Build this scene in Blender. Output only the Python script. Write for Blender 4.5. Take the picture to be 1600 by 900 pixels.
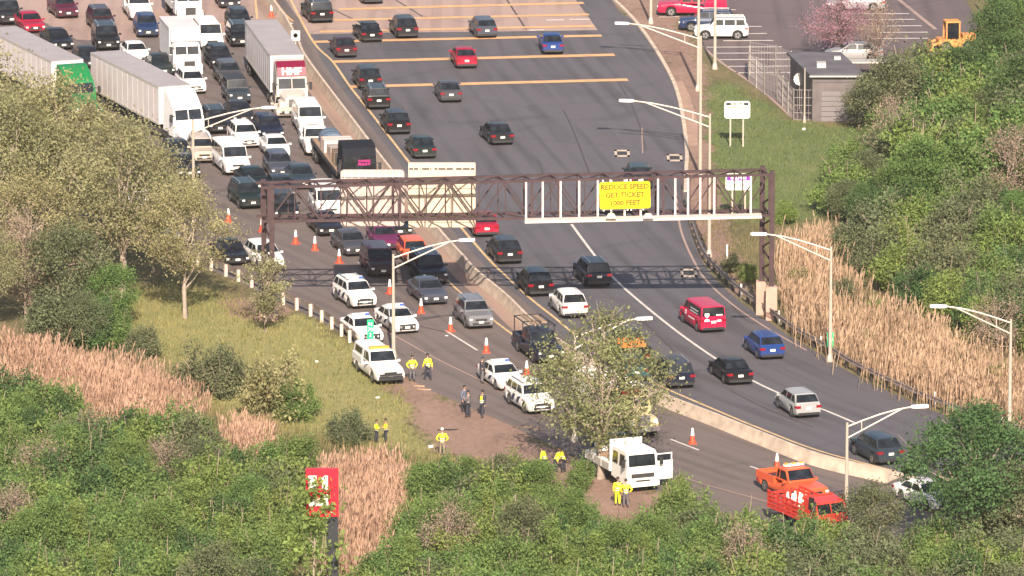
import bpy, bmesh, math, random
import numpy as np
from mathutils import Vector, Matrix

for o in list(bpy.data.objects):
    bpy.data.objects.remove(o, do_unlink=True)
scene = bpy.context.scene
COL = scene.collection
R = math.radians
rng = random.Random(7)

# ------------------------------------------------------------------ camera
CAM_H, PITCH, F = 102.0, R(12.0), 11150.0        # metres, down-tilt, focal length in 1600-wide pixels
cam_data = bpy.data.cameras.new('camera')
cam = bpy.data.objects.new('camera', cam_data); COL.objects.link(cam)
cam.location = (0, 0, CAM_H)
cam.rotation_euler = (R(90) - PITCH, 0, 0)
cam_data.sensor_width = 36.0
cam_data.lens = 36.0 * F / 1600.0
cam_data.clip_start, cam_data.clip_end = 1.0, 9000.0
scene.camera = cam
# ------------------------------------------------------------------ sky and sun
SUN_EL = R(32.0)
SUN_TRAVEL = Vector((-0.05, math.cos(SUN_EL), -math.sin(SUN_EL))).normalized()
world = bpy.data.worlds.new('World'); scene.world = world; world.use_nodes = True
wn = world.node_tree.nodes; wl = world.node_tree.links
wn.clear()
sky = wn.new('ShaderNodeTexSky'); sky.sky_type = 'NISHITA'; sky.sun_disc = False
sky.sun_elevation = SUN_EL; sky.sun_rotation = R(177.0); sky.altitude = 50; sky.air_density = 1.0; sky.dust_density = 2.5
bg = wn.new('ShaderNodeBackground'); bg.inputs['Strength'].default_value = 0.085
wo = wn.new('ShaderNodeOutputWorld')
wl.new(sky.outputs[0], bg.inputs['Color']); wl.new(bg.outputs[0], wo.inputs['Surface'])
sl = bpy.data.lights.new('sun', 'SUN'); sl.energy = 5.0; sl.angle = R(0.53); sl.color = (1.0, 0.86, 0.72)
sun = bpy.data.objects.new('sun', sl); COL.objects.link(sun)
sun.rotation_euler = SUN_TRAVEL.to_track_quat('-Z', 'Y').to_euler(); sun.location = (30, -60, 300)
scene.view_settings.view_transform = 'Standard'; scene.view_settings.look = 'None'
scene.view_settings.exposure = 0.88; scene.view_settings.gamma = 1.0; scene.view_settings.use_curve_mapping = False
scene.cycles.max_bounces = 5; scene.cycles.transparent_max_bounces = 6

# ------------------------------------------------------------------ surveying helpers
def ray(px, py):
    u = (px - 800.0) / F; v = (450.0 - py) / F
    return (u, math.cos(PITCH) + v * math.sin(PITCH), -math.sin(PITCH) + v * math.cos(PITCH))
def G(px, py, z=0.0):                 # where the sight line of a photo point meets the level z
    dx, dy, dz = ray(px, py); t = (z - CAM_H) / dz
    return Vector((dx * t, dy * t, z))
def P(px, py, Y):                     # where it meets the upright plane y = Y
    dx, dy, dz = ray(px, py); t = Y / dy
    return Vector((dx * t, Y, CAM_H + dz * t))
def S(py):                            # pixels per metre across, on the ground at that row
    p = G(800, py); return F / math.hypot(p.y, CAM_H)

# ------------------------------------------------------------------ object helpers
def link(o, parent=None):
    COL.objects.link(o)
    if parent is not None: o.parent = parent
    return o
def tag(o, label=None, cat=None, group=None, kind=None):
    if label: o['label'] = label
    if cat: o['category'] = cat
    if group: o['group'] = group
    if kind: o['kind'] = kind
    return o
def thing(name, label, cat, loc=(0, 0, 0), rz=0.0, group=None):
    o = bpy.data.objects.new(name, None); o.empty_display_size = 0.4
    link(o); o.location = loc; o.rotation_euler = (0, 0, rz)
    return tag(o, label, cat, group)
def add(name, mesh, parent=None, loc=(0, 0, 0), rot=(0, 0, 0), color=None):
    o = bpy.data.objects.new(name, mesh); link(o, parent)
    o.location = loc; o.rotation_euler = rot
    if color is not None: o.color = (*color, 1.0)
    return o

class MB:
    """collects shapes into one mesh"""
    def __init__(s): s.v = []; s.f = []; s.m = []; s.mi = 0
    def verts(s, pts):
        n = len(s.v); s.v += [tuple(p) for p in pts]; return n
    def face(s, idx): s.f.append(tuple(idx)); s.m.append(s.mi)
    def poly(s, pts):
        n = s.verts(pts); s.face(range(n, n + len(pts)))
    def box(s, c, d, rz=0.0, taper=1.0):
        cx, cy, cz = c; hx, hy, hz = d[0] / 2, d[1] / 2, d[2] / 2
        ca, sa = math.cos(rz), math.sin(rz); pts = []
        for z, k in ((-hz, 1.0), (hz, taper)):
            for x, y in ((-hx, -hy), (hx, -hy), (hx, hy), (-hx, hy)):
                x *= k; y *= k
                pts.append((cx + x * ca - y * sa, cy + x * sa + y * ca, cz + z))
        n = s.verts(pts)
        for q in ((3, 2, 1, 0), (4, 5, 6, 7), (0, 1, 5, 4), (1, 2, 6, 5), (2, 3, 7, 6), (3, 0, 4, 7)):
            s.face([n + i for i in q])
    def loft(s, rings, cap=True, closed=True):
        k = len(rings[0]); base = [s.verts(r) for r in rings]
        for a, b in zip(base[:-1], base[1:]):
            for i in range(k if closed else k - 1):
                j = (i + 1) % k; s.face((a + i, a + j, b + j, b + i))
        if cap:
            s.face([base[0] + i for i in reversed(range(k))]); s.face([base[-1] + i for i in range(k)])
    def tube(s, pts, radii, n=6, cap=True):
        pts = [Vector(p) for p in pts]
        if not hasattr(radii, '__len__'): radii = [radii] * len(pts)
        rings = []
        for i, p in enumerate(pts):
            d = (pts[min(i + 1, len(pts) - 1)] - pts[max(i - 1, 0)])
            if d.length < 1e-9: d = Vector((0, 0, 1))
            d.normalize()
            a = d.cross(Vector((0, 0, 1)))
            if a.length < 1e-3: a = d.cross(Vector((1, 0, 0)))
            a.normalize(); b = d.cross(a)
            rings.append([p + (a * math.cos(2 * math.pi * t / n) + b * math.sin(2 * math.pi * t / n)) * radii[i] for t in range(n)])
        s.loft(rings, cap)
    def bar(s, a, b, w, h=None):
        a = Vector(a); b = Vector(b); h = h or w
        d = (b - a).normalized(); u = d.cross(Vector((0, 0, 1)))
        if u.length < 1e-3: u = Vector((1, 0, 0))
        u.normalize(); v = u.cross(d)
        s.loft([[p + u * (i * w / 2) + v * (j * h / 2) for i, j in ((-1, -1), (1, -1), (1, 1), (-1, 1))] for p in (a, b)])
    def lathe(s, prof, c=(0, 0, 0), n=14, axis='z'):
        rings = []
        for r, z in prof:
            ring = []
            for t in range(n):
                a = 2 * math.pi * t / n
                x, y = r * math.cos(a), r * math.sin(a)
                ring.append((c[0] + x, c[1] + y, c[2] + z) if axis == 'z' else (c[0] + x, c[1] + z, c[2] + y))
            rings.append(ring)
        s.loft(rings)
    def mesh(s, name, mats, smooth=None):
        me = bpy.data.meshes.new(name); me.from_pydata(s.v, [], s.f)
        if not isinstance(mats, (list, tuple)): mats = [mats]
        for m in mats: me.materials.append(m)
        if len(mats) > 1: me.polygons.foreach_set('material_index', s.m)
        bm = bmesh.new(); bm.from_mesh(me); bmesh.ops.recalc_face_normals(bm, faces=bm.faces); bm.to_mesh(me); bm.free()
        if smooth:
            me.polygons.foreach_set('use_smooth', [True] * len(me.polygons)); me.set_sharp_from_angle(angle=R(smooth))
        me.update(); return me

# ------------------------------------------------------------------ materials
def nt(name):
    m = bpy.data.materials.new(name); m.use_nodes = True
    n = m.node_tree.nodes; return m, n, m.node_tree.links, n['Principled BSDF']
def plain(name, c, rough=0.6, metal=0.0, spec=0.5, var=0.0, scale=2.0, coat=0.0, emit=None):
    m, n, l, b = nt(name)
    b.inputs['Base Color'].default_value = (*c, 1); b.inputs['Roughness'].default_value = rough
    b.inputs['Metallic'].default_value = metal; b.inputs['Specular IOR Level'].default_value = spec
    b.inputs['Coat Weight'].default_value = coat
    if var > 0:
        t = n.new('ShaderNodeTexCoord'); ns = n.new('ShaderNodeTexNoise'); ns.inputs['Scale'].default_value = scale; ns.inputs['Detail'].default_value = 6
        l.new(t.outputs['Object'], ns.inputs['Vector'])
        mr = n.new('ShaderNodeMapRange'); mr.inputs[1].default_value = 0.25; mr.inputs[2].default_value = 0.75
        mr.inputs[3].default_value = 1 - var; mr.inputs[4].default_value = 1 + var
        l.new(ns.outputs['Fac'], mr.inputs[0])
        mx = n.new('ShaderNodeVectorMath'); mx.operation = 'SCALE'; mx.inputs[0].default_value = c
        l.new(mr.outputs[0], mx.inputs['Scale']); l.new(mx.outputs[0], b.inputs['Base Color'])
    return m
def paint_mat():
    m, n, l, b = nt('car_paint')
    oi = n.new('ShaderNodeObjectInfo'); t = n.new('ShaderNodeTexCoord')
    ns = n.new('ShaderNodeTexNoise'); ns.inputs['Scale'].default_value = 1.7; ns.inputs['Detail'].default_value = 5
    l.new(t.outputs['Object'], ns.inputs['Vector'])
    # road dust gathers towards the sills
    sp = n.new('ShaderNodeSeparateXYZ'); l.new(t.outputs['Object'], sp.inputs[0])
    mr = n.new('ShaderNodeMapRange'); mr.inputs[1].default_value = 0.8; mr.inputs[2].default_value = 0.15; mr.inputs[3].default_value = 0.015; mr.inputs[4].default_value = 0.22
    l.new(sp.outputs['Z'], mr.inputs[0])
    mu = n.new('ShaderNodeMath'); mu.operation = 'MULTIPLY'; l.new(mr.outputs[0], mu.inputs[0]); l.new(ns.outputs['Fac'], mu.inputs[1])
    mx = n.new('ShaderNodeMix'); mx.data_type = 'RGBA'; mx.inputs['B'].default_value = (0.16, 0.13, 0.11, 1)
    l.new(mu.outputs[0], mx.inputs['Factor']); l.new(oi.outputs['Color'], mx.inputs['A']); l.new(mx.outputs['Result'], b.inputs['Base Color'])
    b.inputs['Roughness'].default_value = 0.38; b.inputs['Specular IOR Level'].default_value = 0.3; b.inputs['Coat Weight'].default_value = 0.22; b.inputs['Coat Roughness'].default_value = 0.08
    return m
PAINT = paint_mat()
GLASS = plain('tinted_glass', (0.013, 0.016, 0.02), 0.07, spec=0.6, var=.9, scale=1.6)
TYRE = plain('tyre_rubber', (0.018, 0.017, 0.017), 0.85)
RIM = plain('alloy_rim', (0.42, 0.41, 0.4), 0.35, 0.8)
BLACK = plain('black_plastic', (0.022, 0.022, 0.024), 0.55)
CHROME = plain('bright_trim', (0.6, 0.6, 0.6), 0.25, 0.9)
LAMP = plain('headlamp_lens', (0.75, 0.75, 0.74), 0.12, spec=0.8)
TAIL = plain('tail_lamp_lens', (0.22, 0.006, 0.012), 0.2, spec=0.7)
PLATE = plain('plate_white', (0.7, 0.69, 0.62), 0.45)
HANGR = plain('hanger_paint', (.6, .52, .46), .5, var=.1)
WHITE = plain('white_gloss', (0.76, 0.74, 0.71), 0.4, var=0.06)
AMBER = plain('amber_lens', (0.75, 0.33, 0.03), 0.25)
BLUEL = plain('blue_lens', (0.04, 0.1, 0.5), 0.25)
NAVY = plain('navy_vinyl', (0.03, 0.04, 0.08), 0.45)
GALV = plain('galvanised_steel', (0.55, 0.52, 0.46), 0.5, 0.35, var=0.12, scale=3)
POLE = plain('pole_aluminium', (0.46, 0.4, 0.33), 0.45, 0.2, var=0.08, scale=1.5)
RUST = plain('brown_painted_steel', (0.047, 0.023, 0.026), 0.65, var=0.35, scale=3)
RUSTRAIL = plain('weathered_rail', (0.21, 0.165, 0.15), 0.65, 0.2, var=0.35, scale=2)
CONC = plain('barrier_concrete', (0.5, 0.4, 0.31), 0.85, var=0.28, scale=1.3)
PINKCONC = plain('pedestal_concrete', (0.42, 0.27, 0.21), 0.85, var=0.15, scale=1.5)
TRAILER_W = plain('trailer_white_panel', (0.62, 0.56, 0.54), 0.5, var=0.08, scale=0.8)
TRAILER_R = plain('trailer_roof', (0.32, 0.29, 0.29), 0.6, var=0.1, scale=0.6)
STEEL_D = plain('dark_chassis', (0.035, 0.033, 0.033), 0.7)
WOOD = plain('weathered_wood', (0.3, 0.2, 0.13), 0.8, var=0.25, scale=4)

# ------------------------------------------------------------------ car bodies
def lerp(a, b, t): return a + (b - a) * t
def interp(keys, x):
    if x <= keys[0][0]: return keys[0][1]
    for (a, va), (b, vb) in zip(keys[:-1], keys[1:]):
        if x <= b: return lerp(va, vb, (x - a) / (b - a) if b > a else 1)
    return keys[-1][1]
WHEELS = {}
def wheel_meshes(r, w):
    k = (r, w)
    if k not in WHEELS:
        t = MB(); t.lathe([(r * 0.62, -w / 2), (r * 0.93, -w / 2), (r, -w * 0.3), (r, w * 0.3), (r * 0.93, w / 2), (r * 0.62, w / 2)], axis='y', n=18)
        h = MB(); h.lathe([(r * 0.1, w / 2 - 0.05), (r * 0.2, w / 2 + 0.006), (r * 0.62, w / 2 + 0.004), (r * 0.66, w / 2 - 0.02), (r * 0.66, -w / 2 - 0.004), (r * 0.1, -w / 2 - 0.004)], axis='y', n=18)
        for a in range(5):
            an = a * 2 * math.pi / 5; c = math.cos(an), math.sin(an)
            h.mi = 1
            for sgn in (1, -1):
                y = sgn * (w / 2 + 0.009)
                h.poly([(c[0] * r * .25 - c[1] * r * .07, y, c[1] * r * .25 + c[0] * r * .07), (c[0] * r * .25 + c[1] * r * .07, y, c[1] * r * .25 - c[0] * r * .07),
                        (c[0] * r * .57 + c[1] * r * .12, y, c[1] * r * .57 - c[0] * r * .12), (c[0] * r * .57 - c[1] * r * .12, y, c[1] * r * .57 + c[0] * r * .12)])
        WHEELS[k] = (t.mesh('tyre', TYRE, 40), h.mesh('rim', [RIM, BLACK], 40))
    return WHEELS[k]

class Kit(list):
    """a vehicle as a parts list: (part name, mesh, location, painted, [sub-parts])"""
    def part(s, name, mb, mats, painted=False, loc=(0, 0, 0), smooth=35, subs=None):
        me = mb if isinstance(mb, bpy.types.Mesh) else mb.mesh(name, mats, smooth)
        e = (name, me, loc, painted, subs if subs is not None else []); s.append(e); return e
    def wheels(s, xs, half, r, w=0.22, dual=()):
        t, h = wheel_meshes(r, w)
        for x in xs:
            for sg in (1, -1):
                s.append(('wheel', t, (x, sg * (half - w / 2), r), False, [('rim', h, (0, 0, 0), False, [])]))
def car_kit(L, W, H, belt, hood, nose, ws0, ws1, rw1, rw0, wb, r=0.34, tail=None, deck=None, panes=(None,), clear=0.22,
            yroof=0.75, bed=False, roofmat=None, rack=False, wc=0.0, blunt=0.86):
    """ws0/ws1 windscreen foot and head, rw1/rw0 rear window head and foot (x forward)"""
    k = Kit(); hw = W / 2; f = L / 2; deck = deck or belt; tail = tail or deck - 0.08
    top = [(-f, tail - 0.05), (-f + 0.12, tail), (min(rw0 - .05, -f + .5), deck), (rw0, belt if not bed else deck), (ws0 - 0.02, belt), (ws0 + 0.05, hood + .02), (f - 0.45, hood - 0.05), (f - 0.12, nose + 0.06), (f, nose - 0.06)]
    top = sorted(top)
    wid = [(-f, hw * (blunt + .04)), (-f + 0.1, hw * .95), (-f + 0.5, hw), (f - 0.7, hw), (f - 0.25, hw * .95), (f - 0.07, hw * .9), (f, hw * blunt)]
    xr, xf = -wb / 2 + wc, wb / 2 + wc; ra = r + 0.06
    xs = {-f, -f + .1, -f + .28, -f + .5, rw0, (rw0 + ws0) / 2, ws0 - .02, ws0 + .05, f - .45, f - .25, f - .12, f - .05, f}
    for c in (xr, xf):
        for d in (-1.02, -.98, -.8, -.5, 0, .5, .8, .98, 1.02): xs.add(c + d * ra)
    xs = sorted(x for x in xs if -f <= x <= f)
    def zb(x):
        z = clear
        if x < -f + .2 or x > f - .12: z += 0.08
        for c in (xr, xf):
            d = abs(x - c)
            if d < ra: z = max(z, r + math.sqrt(ra * ra - d * d) * 0.98)
        return z
    rings = []
    for x in xs:
        w = interp(wid, x); zt = interp(top, x); z0 = min(zb(x), zt - 0.08); h = zt - z0
        half = [(w * .9, z0), (w * .98, z0 + min(.1, h * .25)), (w, z0 + h * .5), (w * .985, zt - min(.12, h * .3)), (w * .93, zt - min(.03, h * .1)), (w * .72, zt + .006)]
        rings.append([(x, 0, z0)] + [(x, y, z) for y, z in half] + [(x, 0, zt + .022)] + [(x, -y, z) for y, z in reversed(half)])
    b = MB(); b.loft(rings)
    # cabin
    yb = hw * .92; yr = hw * yroof; z0 = belt - .03; gh = H - z0
    def cab(x, t, wk=1.0):
        ya = lerp(yb, yr, .9 * t) * wk; yc = lerp(yb * .96, yr * .9, t) * wk
        half = [(yb * wk, z0), (ya, z0 + gh * .88 * t), (yc, z0 + gh * .97 * t), (yc * .6, z0 + gh * t)]
        return [(x, 0, z0)] + [(x, y, z) for y, z in half] + [(x, 0, z0 + gh * t + .012)] + [(x, -y, z) for y, z in reversed(half)]
    g = MB(); g.loft([cab(rw0, .02, .98), cab(rw1, .985), cab(lerp(rw1, ws1, .45), 1.0), cab(ws1, .975), cab(ws0, .02, .98)])
    if roofmat is None:
        n0 = len(b.v); b.v += g.v; b.f += [tuple(i + n0 for i in q) for q in g.f]; b.m += g.m
        k.part('body', b, [PAINT], True)
    else:
        k.part('body', b, [PAINT], True); k.part('hard_top', g, [roofmat])
    u = MB(); u.box((0, 0, clear + .2), (L * .93, W * .74, .36)); u.box((wc, 0, clear - .02), (wb * .8, W * .7, .1)); k.part('underbody', u, BLACK)
    def side(x, z, sg): 
        t = (z - z0) / (gh * .88); return (x, sg * (lerp(yb, lerp(yb, yr, .9), t) + .012), z)
    zl, zh = z0 + gh * .17, z0 + gh * .82
    xa = lambda z: lerp(ws0, ws1, (z - z0) / gh) - .14
    xb = lambda z: lerp(rw0, rw1, (z - z0) / gh) + .13
    for sg in (1, -1):
        edges = [None] + list(panes) + [None]
        for i in range(len(edges) - 1):
            fr, bk = edges[i], edges[i + 1]
            x1l = xa(zl) if fr is None else fr - .05; x1h = xa(zh) if fr is None else fr - .05
            x0l = xb(zl) if bk is None else bk + .05; x0h = xb(zh) if bk is None else bk + .05
            m = MB(); pts = [side(x0l, zl, sg), side(x1l, zl, sg), side(x1h, zh, sg), side(x0h, zh, sg)]
            m.poly(pts if sg < 0 else pts[::-1]); k.part('side_window', m, GLASS)
    def endglass(x0, x1, s):
        m = MB(); t0, t1 = .17, .88; pts = []
        nx = s * .02
        cols = []
        for yk in (-1, -.6, 0, .6, 1):
            cr = (1 - abs(yk) ** 2) * .012
            yl = (yb - .07) * yk; yh = (yr - .06) * yk
            cols.append(((lerp(x0, x1, t0) + nx + s * cr, yl, z0 + gh * t0 + .015), (lerp(x0, x1, t1) + nx + s * cr, yh, z0 + gh * t1 + .012 + cr)))
        for a, c in zip(cols[:-1], cols[1:]): m.poly([a[0], c[0], c[1], a[1]])
        return m
    k.part('windscreen', endglass(ws0, ws1, 1), GLASS); k.part('rear_window', endglass(rw0, rw1, -1), GLASS)
    # lamps, grille, plates, mirrors
    zl_ = nose - .16
    for sg in (1, -1):
        m = MB(); m.box((f - .09, sg * hw * .70, zl_), (.2, .34, .13), rz=-sg * .28); m.box((f - .24, sg * hw * .87, zl_ + .015), (.26, .1, .1), rz=-sg * .28); k.part('headlight', m, LAMP)
        m = MB(); zt_ = tail - .2; m.box((-f + .045, sg * hw * .74, zt_), (.13, .3, .17)); m.box((-f + .15, sg * hw * .93, zt_), (.24, .07, .14)); k.part('tail_light', m, TAIL)
        m = MB(); m.box((ws0 - .28, sg * (hw + .1), belt + .03), (.13, .2, .14)); m.bar((ws0 - .27, sg * hw * .9, belt - .02), (ws0 - .27, sg * (hw + .05), belt + .0), .06); k.part('mirror', m, PAINT, True)
    m = MB(); m.box((f - .005, 0, nose - .2), (.05, W * .42, .14)); m.box((f - .0, 0, clear + .2), (.06, W * .62, .13)); k.part('grille', m, BLACK)
    m = MB(); m.box((f + .02, 0, clear + .3), (.03, .34, .15)); k.part('licence_plate', m, PLATE)
    m = MB(); m.box((-f - .012, 0, tail - .3), (.03, .34, .16)); k.part('licence_plate', m, PLATE)
    m = MB(); m.box((-f + .02, 0, clear + .13), (.1, W * .82, .16)); k.part('rear_bumper', m, BLACK)
    if rack:
        m = MB()
        for sg in (1, -1):
            m.bar((rw1 + .1, sg * yr * .8, H + .05), (ws1 - .1, sg * yr * .8, H + .05), .05)
            for q in (rw1 + .15, ws1 - .15): m.bar((q, sg * yr * .8, H - .03), (q, sg * yr * .8, H + .05), .05)
        k.part('roof_rail', m, CHROME)
    k.wheels((xf, xr), hw - .015, r)
    k.dims = (L, W, H); k.f = f; k.hw = hw; k.geo = (belt, ws0, ws1, rw1, rw0, z0, gh, yb, yr)
    return k
KITS = {}
KITS['sedan'] = car_kit(4.75, 1.84, 1.45, .93, .88, .74, 1.12, .32, -1.0, -1.72, 2.75, .33, tail=.98, deck=1.0, panes=(-.28,))
KITS['sedan_b'] = car_kit(4.6, 1.8, 1.46, .95, .92, .72, 1.25, .42, -.95, -1.85, 2.7, .33, tail=1.0, deck=1.03, panes=(-.2,), yroof=.73)
KITS['coupe'] = car_kit(4.7, 1.86, 1.38, .9, .86, .7, .95, .2, -.8, -1.75, 2.75, .34, tail=.95, deck=.97, panes=(-.55,))
KITS['hatch'] = car_kit(4.3, 1.8, 1.53, .98, .93, .76, 1.2, .45, -1.5, -2.0, 2.62, .33, tail=1.0, deck=1.0, panes=(-.15, -1.05), yroof=.76)
KITS['suv'] = car_kit(4.7, 1.88, 1.7, 1.08, 1.05, .92, 1.15, .5, -1.85, -2.2, 2.75, .37, tail=1.1, deck=1.1, panes=(-.15, -1.15), clear=.27, rack=True)
KITS['suv_b'] = car_kit(4.6, 1.86, 1.66, 1.05, 1.0, .85, 1.2, .45, -1.55, -2.15, 2.7, .36, tail=1.08, deck=1.08, panes=(-.15, -1.1), clear=.25, yroof=.73)
KITS['suv_big'] = car_kit(5.1, 2.0, 1.85, 1.15, 1.13, .98, 1.2, .6, -2.15, -2.42, 2.95, .4, tail=1.15, deck=1.15, panes=(-.15, -1.2), clear=.28, rack=True, yroof=.82)
KITS['jeep'] = car_kit(4.4, 1.86, 1.82, 1.15, 1.1, 1.02, .8, .52, -2.0, -2.12, 2.7, .4, tail=1.15, deck=1.15, panes=(-.2, -1.1), clear=.34, yroof=.84, roofmat=BLACK, blunt=.93)
KITS['wagon'] = car_kit(4.4, 1.83, 1.78, 1.12, 1.07, .95, .95, .5, -1.95, -2.1, 2.65, .38, tail=1.12, deck=1.12, panes=(-.2, -1.15), clear=.3, yroof=.82, rack=True, blunt=.92)
KITS['minivan'] = car_kit(5.1, 1.98, 1.76, 1.08, 1.05, .85, 1.6, .7, -2.15, -2.42, 3.0, .35, tail=1.1, deck=1.1, panes=(.1, -1.1), yroof=.8)
KITS['van'] = car_kit(5.5, 2.02, 2.1, 1.2, 1.15, 1.05, 1.85, 1.25, -2.6, -2.72, 3.5, .37, tail=1.2, deck=1.2, panes=(.75, -.4, -1.6), clear=.3, yroof=.86, blunt=.92)
KITS['panel_van'] = car_kit(4.85, 1.86, 1.86, 1.08, 1.02, .85, 1.55, .85, -2.3, -2.4, 2.95, .33, tail=1.1, deck=1.1, panes=(.3,), yroof=.86, blunt=.9)
def pickup_kit(L=5.7, W=2.0, H=1.88, cabin=1.0, crew=False, cap=False):
    b0 = -.55 if not crew else -1.0
    k = car_kit(L, W, H, 1.16, 1.14, 1.02, 1.15, .62, b0 + .12, b0, 3.55, .4, tail=.8, deck=.82, panes=((-.05,) if not crew else (.05,)), clear=.32, yroof=.82, bed=True, blunt=.93)
    f = L / 2; hw = W / 2
    m = MB(); x0, x1 = -f + .02, b0 - .06
    for sg in (1, -1): m.box(((x0 + x1) / 2, sg * (hw - .06), .98), (x1 - x0, .1, .42))
    m.box((x0 + .05, 0, .98), (.09, W - .24, .42)); m.box((x1 - .05, 0, .99), (.09, W - .24, .44))
    m.mi = 1; m.box(((x0 + x1) / 2, 0, .86), (x1 - x0 - .2, W - .26, .06))
    k.part('bed', m, [PAINT, BLACK], True)
    if cap:
        m = MB(); z0, z1 = 1.2, H - .02
        m.loft([[(x, y, z) for y, z in ((-hw * .9, z0), (-hw * .8, z1 - .08), (-hw * .6, z1), (hw * .6, z1), (hw * .8, z1 - .08), (hw * .9, z0))] for x in (x0 + .03, x1)])
        e = k.part('bed_cap', m, PAINT, True)
        for sg in (1, -1):
            w = MB(); pts = [(x0 + .35, sg * (hw * .89), z0 + .12), (x1 - .3, sg * (hw * .89), z0 + .12), (x1 - .3, sg * (hw * .83), z1 - .16), (x0 + .35, sg * (hw * .83), z1 - .16)]
            w.poly(pts); e[4].append(('window', w.mesh('window', GLASS), (0, 0, 0), False, []))
    k.dims = (L, W, H); return k
KITS['pickup'] = pickup_kit(); KITS['pickup_crew'] = pickup_kit(5.8, 2.0, 1.9, crew=True); KITS['pickup_cap'] = pickup_kit(5.7, 2.0, 1.9, cap=True)

def place(kit, name, label, cat, loc, yaw, color, group=None):
    root = thing(name, label, cat, loc, yaw, group)
    for pn, me, lc, painted, subs in kit:
        o = add(pn, me, root, lc, color=color if painted else None)
        for sn, sm, sc, sp, _ in subs: add(sn, sm, o, sc, color=color if sp else None)
    return root
# ------------------------------------------------------------------ trucks and machines
def text_mesh(body, size, mat, depth=0.01, align='CENTER', bold=0.0, spacing=1.0):
    cu = bpy.data.curves.new('lettering', 'FONT'); cu.body = body; cu.size = size; cu.align_x = align; cu.align_y = 'CENTER'
    cu.extrude = depth; cu.offset = bold; cu.space_line = spacing; cu.resolution_u = 2
    o = bpy.data.objects.new('lettering', cu); COL.objects.link(o)
    dg = bpy.context.evaluated_depsgraph_get(); dg.update()
    me = bpy.data.meshes.new_from_object(o.evaluated_get(dg)); bpy.data.objects.remove(o); bpy.data.curves.remove(cu)
    me.materials.clear(); me.materials.append(mat); me.name = 'lettering'
    return me
def turn(me, mat):
    me.transform(mat); me.update(); return me
FACE_X = Matrix(((0, 0, 1, 0), (1, 0, 0, 0), (0, 1, 0, 0), (0, 0, 0, 1)))     # text plane turned to look along +x
def cabin(k, rings_yz, xs, mat=None):
    pass
def truck_cab(k, x0, x1, W, zf, zr, hood=1.6, hoodz=1.95, wsz=(1.95, 2.75), fairing=False, chrome=True):
    """conventional cab: x0 rear wall, x1 windscreen foot, bonnet beyond"""
    hw = W / 2; b = MB()
    # sleeper / cab shell
    prof = [(x0, .75), (x0, zr), (x0 + .15, zr + .03), (lerp(x0, x1, .3), zr - .02 if not fairing else zr - .12), (x1 - .35, zf), (x1, wsz[0]), (x1, .75)]
    b.loft([[(x, y * (1 if z < 2.0 else .93), z) for x, z in prof] for y in (-hw, hw)])
    # bonnet with sloping top and wheel arches
    hx = x1 + hood
    b.loft([[(x, s * w_, z) for s, w_, z in ((-1, w, .7), (-1, w, zt - .25), (-1, w * .75, zt), (1, w * .75, zt), (1, w, zt - .25), (1, w, .7))]
            for x, w, zt in ((x1 - .05, hw * .82, hoodz), (x1 + hood * .6, hw * .72, hoodz - .15), (hx - .06, hw * .62, hoodz - .3), (hx, hw * .56, hoodz - .42))])
    for s in (1, -1):
        b.loft([[(x, s * y, z) for y, z in ((hw * .55, .78), (hw * .98, .78), (hw * .98, zt - .1), (hw * .9, zt), (hw * .55, zt))] for x, zt in ((x1 - .1, 1.2), (x1 + hood * .35, 1.32), (x1 + hood * .75, 1.25), (hx - .08, 1.0))])
    k.part('cab', b, PAINT, True, smooth=30)
    m = MB(); zs0, zs1 = wsz; xa = x1 + .02; slope = lambda z: lerp(x1, x1 - .35, (z - wsz[0]) / (zf - wsz[0])) + .018
    for s in (1, -1):
        m.poly([(slope(zs0 + .06), s * .03, zs0 + .06), (slope(zs0 + .06), s * hw * .86, zs0 + .06), (slope(zs1), s * hw * .84, zs1), (slope(zs1), s * .03, zs1)])
    k.part('windscreen', m, GLASS, smooth=None)
    for s in (1, -1):
        m = MB(); y = s * (hw * 1.0 - .02)
        m.poly([(x1 - 1.0, s * (hw + .012), 1.85), (x1 - .22, s * (hw + .012), 1.85), (x1 - .38, s * (hw * .935 + .02), 2.6), (x1 - 1.0, s * (hw * .935 + .02), 2.6)]); k.part('side_window', m, GLASS, smooth=None)
        m = MB(); m.box((x1 + .05, s * (hw + .22), 2.2), (.1, .22, .6)); m.bar((x1 - .1, s * hw * .9, 2.35), (x1 + .05, s * (hw + .2), 2.35), .05); k.part('mirror', m, BLACK)
        m = MB(); m.box((hx - .1, s * hw * .74, 1.05), (.14, .3, .26)); k.part('headlight', m, LAMP)
    m = MB(); m.box((hx + .012, 0, 1.18), (.05, W * .4, .62)); k.part('grille', m, STEEL_D if not chrome else CHROME)
    m = MB(); m.box((hx + .06, 0, .62), (.18, W * .94, .32)); k.part('front_bumper', m, CHROME if chrome else WHITE)
    m = MB(); m.box((hx + .165, 0, .62), (.03, .34, .16)); k.part('licence_plate', m, PLATE)
    return hx
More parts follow.
